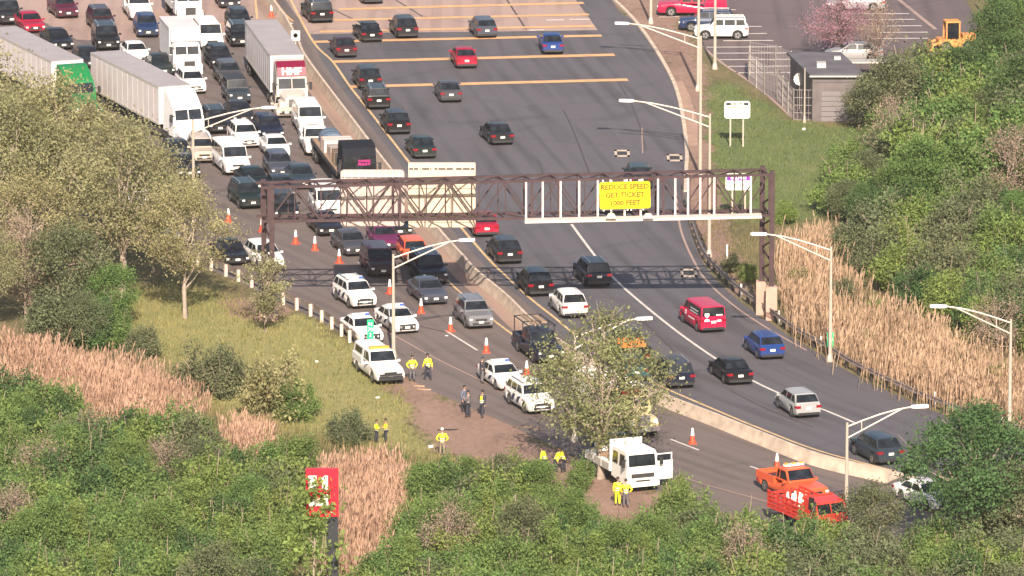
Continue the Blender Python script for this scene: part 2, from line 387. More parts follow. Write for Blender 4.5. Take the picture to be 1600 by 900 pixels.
def semi_kit(trailer=16.15, box=True, hood=1.7, fair=True, zr=3.95, load=False):
    k = Kit()
    hx = truck_cab(k, .75, 3.2, 2.45, 2.9, zr, hood=hood, fairing=fair)
    m = MB(); m.box((-.2, 0, .72), (6.0, .9, .22)); m.box((1.8, 0, .72), (3.2, 1.5, .3))
    for s in (1, -1): m.lathe([(.02, -.7), (.3, -.68), (.3, .68), (.02, .7)], (1.3, s * .98, .72), 10, axis='z') if False else m.box((1.4, s * .98, .7), (1.3, .5, .5))
    k.part('chassis', m, STEEL_D)
    k.wheels((hx - .75,), 1.22, .5, .28); k.wheels((-.9, -2.2), 1.25, .5, .5)
    if box:
        b = MB(); b.box((-trailer / 2, 0, 2.62), (trailer, 2.6, 2.86))
        for i in range(1, int(trailer / 1.22)):
            for s in (1, -1): b.box((-i * 1.22, s * 1.304, 2.6), (.05, .012, 2.7))
        b.mi = 1; b.box((-trailer / 2, 0, 4.07), (trailer + .02, 2.63, .06)); b.mi = 2
        for s in (1, -1): b.box((-trailer / 2, s * 1.31, 4.0), (trailer + .02, .03, .12)); b.box((-trailer / 2, s * 1.31, 1.2), (trailer + .02, .03, .14))
        e = k.part('trailer', b, [TRAILER_W, TRAILER_R, GALV], smooth=None)
    else:
        b = MB(); b.box((-trailer / 2, 0, 1.35), (trailer, 2.55, .28)); b.mi = 1; b.box((-trailer / 2, 0, 1.5), (trailer - .1, 2.4, .05))
        e = k.part('trailer', b, [STEEL_D, WOOD], smooth=None)
    sub = MB(); sub.box((-trailer + 2.2, 0, .85), (3.2, 1.1, .3)); sub.box((-4.2, .85, .62), (.14, .14, 1.1)); sub.box((-4.2, -.85, .62), (.14, .14, 1.1)); sub.box((-trailer + .1, 0, .55), (.12, 2.4, .14))
    e[4].append(('running_gear', sub.mesh('running_gear', STEEL_D), (0, 0, 0), False, []))
    t, h = wheel_meshes(.5, .5)
    for x in (-trailer + 1.2, -trailer + 2.5):
        for s in (1, -1): e[4].append(('wheel', t, (x, s * 1.03, .5), False, [])); e[4].append(('rim', h, (x, s * 1.03, .5), False, []))
    for s in (1, -1):
        m = MB(); m.box((-trailer - .02, s * 1.1, 1.2), (.05, .2, .12)); e[4].append(('tail_light', m.mesh('tail_light', TAIL), (0, 0, 0), False, []))
    return k
MAROON_V = plain('maroon_fairing', (0.15, 0.006, 0.03), 0.4, var=.05)
KITS['semi'] = semi_kit()
KITS['semi_flat'] = semi_kit(13.5, box=False)
def badge_semi(kit, body, mat, tmat, size=.62):
    """the same tractor with a coloured roof fairing and lettering on it"""
    k = Kit(kit); m = MB()
    prof = [(2.97, 2.95), (2.78, 3.62), (2.1, 4.02), (1.5, 3.86), (2.78, 2.93)]
    m.loft([[(x, y, z) for x, z in prof] for y in (-1.12, 1.12)])
    e = k.part('roof_fairing', m, mat, smooth=None)
    tm = turn(text_mesh(body, size, tmat, .012, bold=.02), FACE_X)
    ang = math.atan2(.67, .19)
    turn(tm, Matrix.Translation((2.885, 0, 3.29)) @ Matrix.Rotation(-(math.pi / 2 - ang), 4, 'Y'))
    e[4].append(('lettering', tm, (0, 0, 0), False, []))
    return k
def dark_cab_kit():
    """flatbed with a tall flat black cab, big dark windscreen and a magenta line of lettering"""
    k = Kit(); hw = 1.28; b = MB()
    prof = [(.7, .7), (.7, 3.95), (.95, 4.05), (2.5, 4.0), (2.95, 3.78), (3.12, 3.3), (3.28, 1.7), (3.3, .55), (3.1, .45)]
    b.loft([[(x, y * (1 if z < 2.6 else .955), z) for x, z in prof] for y in (-hw, -hw * .8, 0, hw * .8, hw)]); k.part('cab', b, plain('matt_black_paint', (.012, .014, .02), .75, spec=.12, var=.3), smooth=28)
    m = MB(); sl = lambda z: lerp(3.28, 3.12, (z - 1.7) / 1.6) + .02
    m.poly([(sl(1.75), -hw * .9, 1.75), (sl(1.75), hw * .9, 1.75), (sl(3.2), hw * .86, 3.2), (sl(3.2), -hw * .86, 3.2)]); k.part('windscreen', m, GLASS, smooth=None)
    tm = turn(text_mesh('EXPRESS\nFREIGHT', .24, PINKL, .01, bold=.01), FACE_X); turn(tm, Matrix.Translation((3.215, .35, 2.75))); k.part('lettering', tm, PINKL)
    for s in (1, -1):
        m = MB(); m.poly([(1.6, s * (hw + .012), 1.95), (2.9, s * (hw + .012), 1.95), (2.8, s * (hw * .955 + .03), 2.95), (1.6, s * (hw * .955 + .03), 2.95)]); k.part('side_window', m, GLASS, smooth=None)
        m = MB(); m.box((3.3, s * .9, .95), (.1, .4, .24)); k.part('headlight', m, LAMP)
        m = MB(); m.box((3.3, s * (hw + .2), 2.4), (.1, .22, .7)); m.bar((3.1, s * hw * .9, 2.7), (3.3, s * (hw + .2), 2.7), .05); k.part('mirror', m, BLACK)
    m = MB(); m.box((3.33, 0, .62), (.12, 2.4, .3)); k.part('front_bumper', m, BLACK)
    m = MB(); m.box((3.4, 0, .62), (.03, .34, .16)); k.part('licence_plate', m, PLATE)
    for e in KITS['semi_flat']:
        if e[0] in ('chassis', 'trailer'): k.append(e)
    k.wheels((2.3,), 1.22, .5, .28); k.wheels((-.9, -2.2), 1.25, .5, .5); return k
PINKL = plain('magenta_letter', (.4, .02, .18), .5)
KITS['dark_flatbed'] = dark_cab_kit()
def box_truck_kit():
    k = Kit(); hx = truck_cab(k, .1, 1.5, 2.2, 2.55, 2.62, hood=1.25, hoodz=1.75, wsz=(1.75, 2.42), chrome=False)
    b = MB(); b.box((-2.75, 0, 2.35), (5.5, 2.45, 2.7)); b.box((.3, 0, 3.2), (.6, 2.35, .95))
    b.mi = 1; b.box((-2.75, 0, 3.72), (5.55, 2.48, .05)); b.mi = 2
    for s in (1, -1): b.box((-2.75, s * 1.235, 3.62), (5.54, .03, .12)); b.box((-2.75, s * 1.235, 1.06), (5.54, .03, .12))
    k.part('cargo_box', b, [WHITE, TRAILER_W, GALV], smooth=None)
    m = MB(); m.box((-1.6, 0, .75), (7, .9, .25)); k.part('chassis', m, STEEL_D)
    k.wheels((hx - .7,), 1.05, .43, .26); k.wheels((-3.8,), 1.15, .43, .46)
    return k
KITS['box_truck'] = box_truck_kit()
def cabover_kit():
    """white crew cab truck with flat nose, sleeper box behind and its driver door open"""
    k = Kit(); b = MB(); hw = 1.05
    prof = [(-2.3, .7), (-2.3, 2.35), (-2.2, 2.5), (-.35, 2.55), (-.12, 2.45), (.05, 1.6), (.12, 1.45), (.12, .55), (-.1, .5)]
    b.loft([[(x, y * (1 if z < 1.6 else .93), z) for x, z in prof] for y in (-hw, hw)]); k.part('cab', b, PAINT, True, smooth=30)
    m = MB(); sl = lambda z: lerp(.05, -.12, (z - 1.6) / .85) + .02
    m.poly([(sl(1.66), -hw * .84, 1.66), (sl(1.66), hw * .84, 1.66), (sl(2.36), hw * .82, 2.36), (sl(2.36), -hw * .82, 2.36)]); k.part('windscreen', m, GLASS, smooth=None)
    for s in (1, -1):
        for xa, xb in ((-1.05, -.25), (-2.1, -1.3)):
            m = MB(); m.poly([(xa, s * (hw + .012), 1.62), (xb, s * (hw + .012), 1.62), (xb - .08, s * (hw * .935 + .016), 2.3), (xa, s * (hw * .935 + .016), 2.3)]); k.part('side_window', m, GLASS, smooth=None)
        m = MB(); m.box((.13, s * .78, .85), (.06, .34, .2)); k.part('headlight', m, LAMP)
        m = MB(); m.box((.08, s * (hw + .2), 1.9), (.08, .2, .45)); m.bar((-.1, s * hw * .9, 2.1), (.08, s * (hw + .2), 2.1), .04); k.part('mirror', m, BLACK)
    m = MB(); m.box((.13, 0, 1.1), (.05, 1.5, .26)); k.part('grille', m, STEEL_D)
    m = MB(); m.box((.17, 0, .58), (.16, 2.1, .3)); k.part('front_bumper', m, WHITE)
    # the open driver door, swung out on its front hinge (truck's left)
    dm = MB(); dm.box((0, .55, 1.25), (.07, 1.1, 1.15)); dm.box((0, .55, 2.25), (.05, 1.0, .06)); dm.box((0, .05, 2.0), (.05, .07, .6)); dm.box((0, 1.04, 2.0), (.05, .07, .6))
    dm.mi = 1; dm.box((-.04, .55, 1.2), (.02, .9, .9)); dm.mi = 2; dm.box((0, .55, 1.98), (.02, .9, .5))
    k.part('open_door', dm, [PAINT, BLACK, GLASS], True, loc=(-.25, hw - .05, 0))
    c = MB(); c.box((-4.4, 0, 1.15), (3.9, 2.2, .5)); c.box((-2.55, 0, 2.1), (.12, 2.1, 1.5)); c.mi = 1
    for s in (1, -1):
        for i in range(3): c.box((-5.6 + i * 1.25, s * 1.105, 1.15), (1.05, .02, .4))
    k.part('equipment_body', c, [WHITE, GALV], smooth=None)
    r_ = random.Random(5); c = MB()
    for i in range(14): c.mi = i % 4; c.box((r_.uniform(-6.1, -2.9), r_.uniform(-.8, .8), 1.42 + r_.uniform(.1, .35)), (r_.uniform(.3, .9), r_.uniform(.3, .7), r_.uniform(.3, .8)), rz=r_.uniform(-.5, .5))
    c.mi = 1; c.bar((-6.2, .9, 1.4), (-2.7, .3, 2.6), .12); c.bar((-6.2, -.9, 1.4), (-2.7, -.3, 2.6), .12); c.mi = 2
    for i in range(3): c.lathe([(.12, -.28), (.36, -.28), (.36, .28), (.12, .28)], (-5.3 + i * .9, .2, 1.9), 12, axis='y')
    k.part('tool_load', c, [WHITE, GALV, STEEL_D, WOOD], smooth=None)
    m = MB(); m.box((-3, 0, .7), (6.4, .9, .25)); k.part('chassis', m, STEEL_D)
    k.wheels((-.7,), 1.03, .42, .26); k.wheels((-4.9,), 1.08, .42, .42); return k
KITS['cabover'] = cabover_kit()
def stake_truck_kit():
    k = Kit(); hx = truck_cab(k, -.35, 1.2, 2.1, 2.3, 2.38, hood=1.3, hoodz=1.6, wsz=(1.6, 2.2), chrome=False)
    b = MB(); b.box((-2.6, 0, 1.0), (4.3, 2.2, .16)); k.part('flat_bed', b, PAINT, True, smooth=None)
    for s in (1, -1):
        m = MB()
        for i in range(8): m.box((-4.6 + i * .57, s * 1.05, 1.5), (.08, .07, 1.0))
        for j in range(4): m.box((-2.6, s * 1.09, 1.2 + j * .24), (4.2, .05, .13))
        k.part('stake_side', m, PAINT, True, smooth=None)
    m = MB()
    for j in range(4): m.box((-.55, 0, 1.25 + j * .36), (.06, 2.1, .2))
    for y in (-.9, 0, .9): m.box((-.52, y, 1.75), (.07, .08, 1.45))
    k.part('headboard', m, PAINT, True, smooth=None)
    m = MB()
    for j in range(3): m.box((-4.7, 0, 1.22 + j * .26), (.06, 2.1, .14))
    k.part('stake_tailgate', m, PAINT, True, smooth=None)
    m = MB(); m.box((-1.4, 0, .7), (6.6, .85, .25)); k.part('chassis', m, STEEL_D)
    k.wheels((hx - .7,), 1.02, .42, .26); k.wheels((-3.3,), 1.06, .42, .42); k.nose = hx; return k
KITS['stake_truck'] = stake_truck_kit()
def utility_kit():
    """pale yellow rescue truck: crew cab, body with lockers, ladder frame on top"""
    k = Kit(); hx = truck_cab(k, -.6, 1.3, 2.2, 2.4, 2.5, hood=1.3, hoodz=1.7, wsz=(1.7, 2.3), chrome=True)
    b = MB(); b.box((-3.3, 0, 1.75), (5.2, 2.3, 1.9)); b.mi = 1
    for s in (1, -1):
        for i in range(4): b.box((-5.2 + i * 1.25, s * 1.155, 1.7), (1.05, .02, 1.4))
    k.part('locker_body', b, [PAINT, GALV], True, smooth=None)
    m = MB(); z = 2.95
    for s in (1, -1): m.bar((-5.8, s * .8, z), (.8, s * .8, z), .1); 
    for i in range(8): m.bar((-5.6 + i * .85, -.8, z), (-5.6 + i * .85, .8, z), .07)
    for x in (-5.5, -3, -.9): 
        for s in (1, -1): m.bar((x, s * .8, 2.6), (x, s * .8, z), .07)
    k.part('ladder_rack', m, WHITE, smooth=None)
    m = MB(); m.box((.4, 0, 2.58), (.3, 1.5, .16)); k.part('light_bar', m, TAIL)
    m = MB(); m.box((-2.6, 0, .7), (7, .9, .25)); k.part('chassis', m, STEEL_D)
    k.wheels((hx - .7,), 1.05, .45, .27); k.wheels((-4.2,), 1.1, .45, .45); k.nose = hx; return k
KITS['utility'] = utility_kit()
# police dress: light bar, door stripes
def police(kit, bar_x, doors=((-1.0, -.15), (-.05, .9))):
    k = Kit(kit); k.dims = kit.dims; L, W, H = kit.dims; belt, ws0, ws1, rw1, rw0, z0, gh, yb, yr = kit.geo
    m = MB(); m.box((bar_x, 0, H + .09), (.3, 1.15, .13)); m.mi = 1; m.box((bar_x, .42, H + .092), (.32, .3, .12)); m.mi = 2; m.box((bar_x, -.42, H + .092), (.32, .22, .12))
    m.mi = 3
    for s in (1, -1): m.box((bar_x, s * .4, H + .01), (.12, .06, .06))
    k.part('light_bar', m, [WHITE, BLUEL, PLATE, BLACK], smooth=None)
    for s in (1, -1):
        m = MB(); y = W / 2 + .006
        for x0, x1 in doors:
            m.poly([(x0, s * y, .48), (x0 + .42, s * y, .48), (x0 + .78, s * y * .988, belt - .14), (x0 + .36, s * y * .988, belt - .14)])
        k.part('door_stripe', m, NAVY, smooth=None)
    m = MB(); m.bar((L / 2 + .1, -.5, .38), (L / 2 + .1, -.5, .78), .07); m.bar((L / 2 + .1, .5, .38), (L / 2 + .1, .5, .78), .07); m.bar((L / 2 + .1, -.55, .72), (L / 2 + .1, .55, .72), .06)
    k.part('push_bar', m, BLACK, smooth=None)
    return k
KITS['police_suv'] = police(KITS['suv'], -.1, ((-.9, 0), (.0, 0)))
KITS['police_sedan'] = police(KITS['sedan'], -.3, ((-1.0, 0), (0.0, 0)))
def extra(kit, fn):
    k = Kit(kit); k.dims = kit.dims; fn(k, *kit.dims); return k
def _beacons(k, L, W, H):
    m = MB(); m.box((.05, 0, H + .1), (.28, 1.3, .12)); m.mi = 1
    for y in (-.5, 0, .5): m.box((.05, y, H + .16), (.24, .22, .16))
    k.part('beacon_bar', m, [WHITE, AMBER], smooth=None)
KITS['pickup_beacon'] = extra(KITS['pickup'], _beacons)
def _capbar(k, L, W, H):
    m = MB(); m.box((.1, 0, H + .07), (.3, 1.3, .11)); k.part('light_bar', m, AMBER, smooth=None)
    m = MB(); m.bar((L / 2 + .12, -.75, .75), (L / 2 + .12, .75, .75), .1); m.bar((L / 2 + .1, -.8, .5), (L / 2 + .1, .8, .5), .22); k.part('bull_bar', m, BLACK, smooth=None)
KITS['pickup_capbar'] = extra(KITS['pickup_cap'], _capbar)
def _rack(k, L, W, H):
    m = MB(); z = H + .32
    for x in (-L / 2 + .15, -.75, .55): 
        m.bar((x, -.88, z), (x, .88, z), .06)
        for s in (1, -1): m.bar((x, s * .88, 1.1 if x < 0 else H - .2), (x, s * .88, z), .06)
    for s in (1, -1): m.bar((-L / 2 + .1, s * .88, z), (1.0, s * .88, z), .06)
    k.part('ladder_rack', m, BLACK, smooth=None)
    m = MB()
    for y in (-.5, -.2): m.bar((-L / 2 + .2, y, z + .07), (.9, y, z + .07), .08)
    m.box((-1.0, .35, z + .08), (2.2, .3, .08)); k.part('timber_load', m, WOOD, smooth=None)
KITS['pickup_rack'] = extra(KITS['pickup_crew'], _rack)
def _load(k, L, W, H):
    m = MB(); r = random.Random(3)
    for i in range(9): m.box((-L / 2 + .4 + .22 * i, r.uniform(-.5, .5), 1.15 + r.uniform(0, .15)), (.3, r.uniform(.4, .8), r.uniform(.25, .5)), rz=r.uniform(-.4, .4))
    k.part('orange_load', m, plain('orange_plastic', (.6, .18, .03), .5), smooth=None)
KITS['pickup_load'] = extra(KITS['pickup'], _load)
def _vanmarks(k, L, W, H):
    m = MB(); x = -L / 2 - .03
    # white shield and bars on the left rear door, pale letters and plate
    m.poly([(x - .02, -.0 + y, z) for y, z in ((.62, 1.42), (.34, 1.42), (.3, 1.3), (.48, 1.08), (.66, 1.3))])
    m.poly([(x - .02, y, z) for y, z in ((.68, .86), (.28, .86), (.34, 1.02), (.62, 1.02))])
    m.poly([(x - .02, y, z) for y, z in ((-.16, 1.24), (-.62, 1.24), (-.62, 1.32), (-.16, 1.32))]); m.poly([(x - .02, y, z) for y, z in ((-.24, .82), (-.5, .82), (-.55, .88), (-.5, .95), (-.24, .95), (-.19, .88))])
    k.part('rear_decal', m, WHITE, smooth=None)
    m = MB(); y = W / 2 * .985
    m.poly([(xx, y * (1 if z < 1.1 else .955) + .02, z) for xx, z in ((.55, .8), (.85, .8), (.85, 1.1), (.55, 1.1))])
    for z in (1.2, 1.38): m.poly([(xx, y * .93 + .035 - (z - 1.2) * .2, zz) for xx, zz in ((-1.7, z), (-.1, z), (-.1, z + .07), (-1.7, z + .07))])
    for z in (.72,): m.poly([(xx, y + .02, zz) for xx, zz in ((-1.2, z), (.1, z), (.1, z + .1), (-1.2, z + .1))])
    k.part('side_decal', m, WHITE, smooth=None)
KITS['red_van'] = extra(KITS['panel_van'], _vanmarks)

# ------------------------------------------------------------------ street furniture
def lamp_post(base, height, arm, label, name='street_lamp', cat='street lamp', group='street lamps along the motorway', square=False, r=.11):
    """arm = vector (x, y) of the bracket reach"""
    root = thing(name, label, cat, base, 0, group)
    m = MB(); m.tube([(0, 0, 0), (0, 0, height)], [r * 1.25, r * .7], 8); m.lathe([(r * 2.2, 0), (r * 2.2, .12), (r * 1.4, .5), (r * 1.2, .52)], n=8); add('pole', m.mesh('pole', POLE, 40), root)
    if arm:
        ax, ay = arm; m = MB(); d = math.hypot(ax, ay)
        up = lambda t: height - .25 + 1.05 * math.sin(t * 1.35)
        m.tube([(ax * t, ay * t, up(t)) for t in (0, .25, .5, .75, 1)], .055, 6)
        m.tube([(ax * t, ay * t, lerp(height - .95, up(.85), t / .85)) for t in (0, .45, .85)], .05, 6)
        m.bar((ax * .22, ay * .22, up(.22)), (ax * .22, ay * .22, lerp(height - .95, up(.85), .22 / .85)), .05)
        add('bracket_arm', m.mesh('bracket_arm', POLE, 40), root)
        m = MB(); ux, uy = ax / d, ay / d; z = up(1)
        m.loft([[(ax + ux * s + -uy * y, ay + uy * s + ux * y, z + zz) for y, zz in ((-w, -.07), (w, -.07), (w * .8, .09), (-w * .8, .09))] for s, w in ((-.1, .08), (.2, .2), (.75, .22), (.95, .1))])
        add('lamp_head', m.mesh('lamp_head', WHITE, 30), root)
    return root
CONE_O = plain('cone_orange', (.72, .075, .03), .45); CONE_W = plain('cone_reflective', (.85, .82, .76), .35)
def cone_meshes():
    b = MB(); b.box((0, 0, .03), (.5, .5, .06)); b.lathe([(.2, .06), (.17, .2), (.125, .52), (.12, .52)], n=12)
    c = MB(); c.lathe([(.122, .5), (.06, .98), (.045, 1.0), (.01, 1.0)], n=12)
    s = MB(); s.lathe([(.119, .56), (.1, .7), (.09, .7)], n=12)
    return b.mesh('cone_body', CONE_O, 40), c.mesh('reflective_collar', CONE_W, 40), b
CONE_B, CONE_C, _ = cone_meshes()
def cone(px, py, label, scale=1.05):
    t = thing('traffic_cone', label, 'traffic cone', G(px, py), rng.uniform(0, 1.5), 'orange traffic cones on the carriageway')
    t.scale = (scale,) * 3
    add('cone_body', CONE_B, t); add('reflective_collar', CONE_C, t); return t

# ------------------------------------------------------------------ people
SKIN = plain('skin', (.42, .24, .16), .6)
HIVIS = plain('hi_vis_yellow', (.78, .72, .02), .7, var=.08, scale=6); HIVIS_O = plain('hi_vis_orange', (.8, .35, .03), .7); SILVER = plain('reflective_tape', (.6, .6, .58), .3)
CLOTH_D = plain('dark_uniform', (.03, .032, .045), .8, var=.2, scale=6); CLOTH_G = plain('grey_trousers', (.12, .11, .12), .85, var=.2, scale=6); CLOTH_B = plain('blue_grey_shirt', (.1, .12, .17), .8, var=.15, scale=6)
CLOTH_K = plain('khaki_trousers', (.25, .2, .14), .85); CLOTH_W = plain('white_shirt', (.7, .68, .64), .8); HAIR = plain('dark_hair', (.02, .014, .01), .7); BOOT = plain('black_boot', (.02, .02, .02), .6); HELM = plain('white_helmet', (.75, .73, .68), .4)
def skin_mesh(name, chains, mat, sub=1):
    """chains: list of [(point, radius), ...]; points shared by position are welded"""
    v, rad, e, idx = [], [], [], {}
    for ch in chains:
        prev = None
        for p, r in ch:
            key = tuple(round(c, 4) for c in p)
            if key not in idx: idx[key] = len(v); v.append(p); rad.append(r)
            i = idx[key]
            if prev is not None and prev != i: e.append((prev, i))
            prev = i
    me = bpy.data.meshes.new(name); me.from_pydata(v, e, []); o = bpy.data.objects.new(name, me); COL.objects.link(o)
    sk = o.modifiers.new('s', 'SKIN'); sk.use_smooth_shade = True
    for i, r in enumerate(rad): me.skin_vertices[0].data[i].radius = (r, r)
    me.skin_vertices[0].data[0].use_root = True
    if sub: o.modifiers.new('u', 'SUBSURF').levels = sub
    dg = bpy.context.evaluated_depsgraph_get(); dg.update()
    out = bpy.data.meshes.new_from_object(o.evaluated_get(dg)); out.name = name
    bpy.data.objects.remove(o); bpy.data.meshes.remove(me)
    out.materials.clear(); out.materials.append(mat); out.polygons.foreach_set('use_smooth', [True] * len(out.polygons)); return out
def person_parts(pose='stand', seed=0):
    r = random.Random(seed); lean = {'stand': 0.02, 'walk': .06, 'fold': .0, 'bend': .3}.get(pose, .02)
    pel = Vector((0, 0, .96)); ch = pel + Vector((lean * .8, 0, .42)); nk = ch + Vector((lean * .3, 0, .14)); hd = nk + Vector((.03 + lean * .2, 0, .2))
    sp = pel.lerp(ch, .5)
    arms, legs, hands = [], [], []
    for s in (1, -1):
        sh = ch + Vector((0, s * .2, .04))
        if pose == 'fold': el = sh + Vector((.06, s * .08, -.28)); wr = el + Vector((.2, -s * .2, .06))
        elif pose == 'hips': el = sh + Vector((-.08, s * .18, -.26)); wr = el + Vector((.12, -s * .15, -.2))
        elif pose == 'walk': el = sh + Vector((s * .08, s * .06, -.29)); wr = el + Vector((.06 + s * .1, s * .01, -.24))
        elif pose == 'point' and s == 1: el = sh + Vector((.2, .1, -.18)); wr = el + Vector((.24, .02, .05))
        else: el = sh + Vector((.0, s * .07, -.3)); wr = el + Vector((.08, s * .0, -.25))
        arms.append((sh, el, wr))
        d = (wr - el).normalized(); side = Vector((1, 0, 0)) - d * d.x
        if side.length < .2: side = Vector((0, 0, 1)) - d * d.z
        side.normalize(); curl = Vector((0, -s, 0)); palm = wr + d * .07
        hands.append([(wr, .027), (wr + d * .035, .032), (palm, .036)])
        for f, (off, ln) in enumerate(((.033, .07), (.011, .08), (-.011, .075), (-.033, .06))):
            a = palm + side * off * .8; b_ = palm + d * .02 + side * off; c_ = b_ + d * ln * .55 + curl * .012; e_ = c_ + d * ln * .4 + curl * .03
            hands.append([(palm, .036), (b_, .011), (c_, .0095), (e_, .008)])
        t1 = wr + d * .035; hands.append([(t1, .032), (t1 + side * .038 + d * .015, .013), (t1 + side * .055 + d * .05 + curl * .01, .01)])
        st = s * (.16 if pose == 'walk' else .03)
        hip = pel + Vector((0, s * .095, -.05)); kn = Vector((st * .8 + .03, s * .115, .5)); an = Vector((st * 1.3 - .02, s * .125, .09)); toe = an + Vector((.17, s * .03, -.045))
        legs.append((hip, kn, an, toe))
    B = [[(pel, .125), (sp, .115), (ch, .135), (nk, .06), (nk.lerp(hd, .4), .062)]]
    for sh, el, wr in arms: B.append([(ch, .135), (sh, .06), (el, .043), (wr, .027)])
    for hip, kn, an, toe in legs: B.append([(pel, .125), (hip, .085), (kn, .058), (an, .042), (toe, .035)])
    body = skin_mesh('body', B + hands, SKIN)
    # head with face: jaw, nose, ears, eye sockets
    bm = bmesh.new(); bm.from_mesh(body)
    hv = bmesh.ops.create_uvsphere(bm, u_segments=16, v_segments=12, radius=.1)['verts']
    for v in hv:
        x, y, z = v.co; k = 1 - .25 * max(0, -z / .1)
        v.co = Vector((x * 1.02 * k + (.012 if z < -.03 and x > 0 else 0), y * .78 * k, z * 1.22))
        if x > .085 and abs(y) < .03 and -.05 < z < .02: v.co.x += .022
        if abs(abs(y) - .035) < .02 and x > .06 and 0 < z < .04: v.co.x -= .008
        if abs(y) > .085 and abs(x) < .045 and -.04 < z < .04: v.co.y *= 1.22
        v.co += hd
    bm.to_mesh(body); bm.free()
    J = [[(pel + Vector((0, 0, -.1)), .165), (pel, .16), (sp, .15), (ch, .165), (nk - Vector((0, 0, .03)), .085)]]
    for sh, el, wr in arms: J.append([(ch, .165), (sh, .088), (el, .066), (wr, .05)])
    jacket = skin_mesh('jacket', J, HIVIS)
    T = [[(pel, .14), (hip, .105), (kn, .08), (an + Vector((0, 0, .02)), .066)] for hip, kn, an, toe in legs]
    trousers = skin_mesh('trousers', T, CLOTH_G)
    boots = []
    for hip, kn, an, toe in legs: boots.append(skin_mesh('boot', [[(an + Vector((0, 0, .05)), .06), (an + Vector((0, 0, -.02)), .062), (toe, .05)]], BOOT))
    hm = MB(); hm.lathe([(.106, -.015), (.108, .04), (.085, .1), (.04, .13), (.005, .135)], hd + Vector((-.008, 0, .012)), 12)
    hair = hm.mesh('hair', HAIR, 60)
    em = MB()
    for s in (1, -1): em.box(hd + Vector((.083, s * .034, .018)), (.012, .022, .012))
    eyes = em.mesh('eyes', HAIR)
    mm = MB(); mm.box(hd + Vector((.083, 0, -.062)), (.02, .045, .01)); mouth = mm.mesh('mouth', plain('lip', (.3, .12, .1), .5))
    vm = MB()
    vest = skin_mesh('vest', [[(pel + Vector((0, 0, .0)), .172), (sp, .162), (ch, .176), (nk - Vector((0, 0, .06)), .1)]], HIVIS)
    bands = MB()
    for z, rx, ry in ((.06, .168, .176), (.2, .162, .172)):
        c = pel + Vector((lean * .35, 0, z)); rings = []
        for dz in (-.028, .028): rings.append([c + Vector((rx * 1.03 * math.cos(a * .3927), ry * 1.03 * math.sin(a * .3927), dz)) for a in range(16)])
        bands.loft(rings, cap=False)
    reflective = bands.mesh('reflective_band', SILVER, 60)
    return dict(bands=reflective, body=body, jacket=jacket, trousers=trousers, boots=boots, hair=hair, eyes=eyes, mouth=mouth, vest=vest)
POSES = {}
def recol(me, mat):
    c = me.copy(); c.materials.clear(); c.materials.append(mat); return c
def person(px, py, label, pose='stand', yaw=-90, jacket=None, vest=None, trousers=None, head=None, group=None, h=1.78, loc=None, z=0):
    if pose not in POSES: POSES[pose] = person_parts(pose, len(POSES))
    p = POSES[pose]; g = Vector(loc) if loc else G(px, py, z)
    t = thing('person', label, 'person', g, R(yaw), group); t.scale = (h / 1.86,) * 3
    b = add('body', p['body'], t); add('jacket', recol(p['jacket'], jacket or HIVIS), t); add('trousers', recol(p['trousers'], trousers or CLOTH_D), t)
    for m in p['boots']: add('boot', m, t)
    if vest: add('vest', recol(p['vest'], vest), t)
    if (jacket or HIVIS) in (HIVIS, HIVIS_O) or vest: add('reflective_band', p['bands'], t)
    add('helmet' if head is HELM else 'cap' if head is CLOTH_D else 'hair', recol(p['hair'], head or HAIR), t)
    add('eyes', p['eyes'], t); add('mouth', p['mouth'], t)
    return t
# ------------------------------------------------------------------ vegetation
def leaf_mat(name, c, var=.35, trans=.45, patch=None):
    m, n, l, b = nt(name)
    n.remove(b); out = n['Material Output']
    at = n.new('ShaderNodeAttribute'); at.attribute_name = 'tint'
    oi = n.new('ShaderNodeObjectInfo')
    hs = n.new('ShaderNodeHueSaturation'); hs.inputs['Color'].default_value = (*c, 1)
    mh = n.new('ShaderNodeMapRange'); mh.inputs[3].default_value = .487; mh.inputs[4].default_value = .513; l.new(oi.outputs['Random'], mh.inputs[0]); l.new(mh.outputs[0], hs.inputs['Hue'])
    mv = n.new('ShaderNodeMapRange'); mv.inputs[3].default_value = 1 - var; mv.inputs[4].default_value = 1 + var; l.new(at.outputs['Fac'], mv.inputs[0]); l.new(mv.outputs[0], hs.inputs['Value'])
    col = hs.outputs[0]
    d = n.new('ShaderNodeBsdfDiffuse'); t = n.new('ShaderNodeBsdfTranslucent'); mx = n.new('ShaderNodeMixShader'); mx.inputs[0].default_value = trans
    l.new(col, d.inputs[0]); l.new(col, t.inputs[0]); l.new(d.outputs[0], mx.inputs[1]); l.new(t.outputs[0], mx.inputs[2]); l.new(mx.outputs[0], out.inputs[0])
    return m
LEAF = dict(
    green=leaf_mat('leaf_green', (.168, .25, .08)), deep=leaf_mat('leaf_deep_green', (.11, .182, .07)), lime=leaf_mat('leaf_lime', (.22, .29, .085)),
    olive=leaf_mat('leaf_olive_bud', (.3, .295, .155), .35), yellow=leaf_mat('leaf_yellow_bud', (.36, .335, .17), .35), dull=leaf_mat('leaf_dull_green', (.175, .195, .105)),
    spring=leaf_mat('leaf_spring_green', (.25, .27, .125), .4),
    brown=leaf_mat('twig_brown', (.25, .185, .14), .3, .1), pink=leaf_mat('blossom_pink', (.42, .24, .27), .3), orange=leaf_mat('leaf_orange', (.4, .17, .05), .3))
BARK = plain('bark_pale', (.3, .24, .19), .9, var=.3, scale=3); BARK_D = plain('bark_dark', (.1, .075, .06), .9, var=.3, scale=3); TWIG = plain('twig_wood', (.27, .2, .16), .9, var=.2)
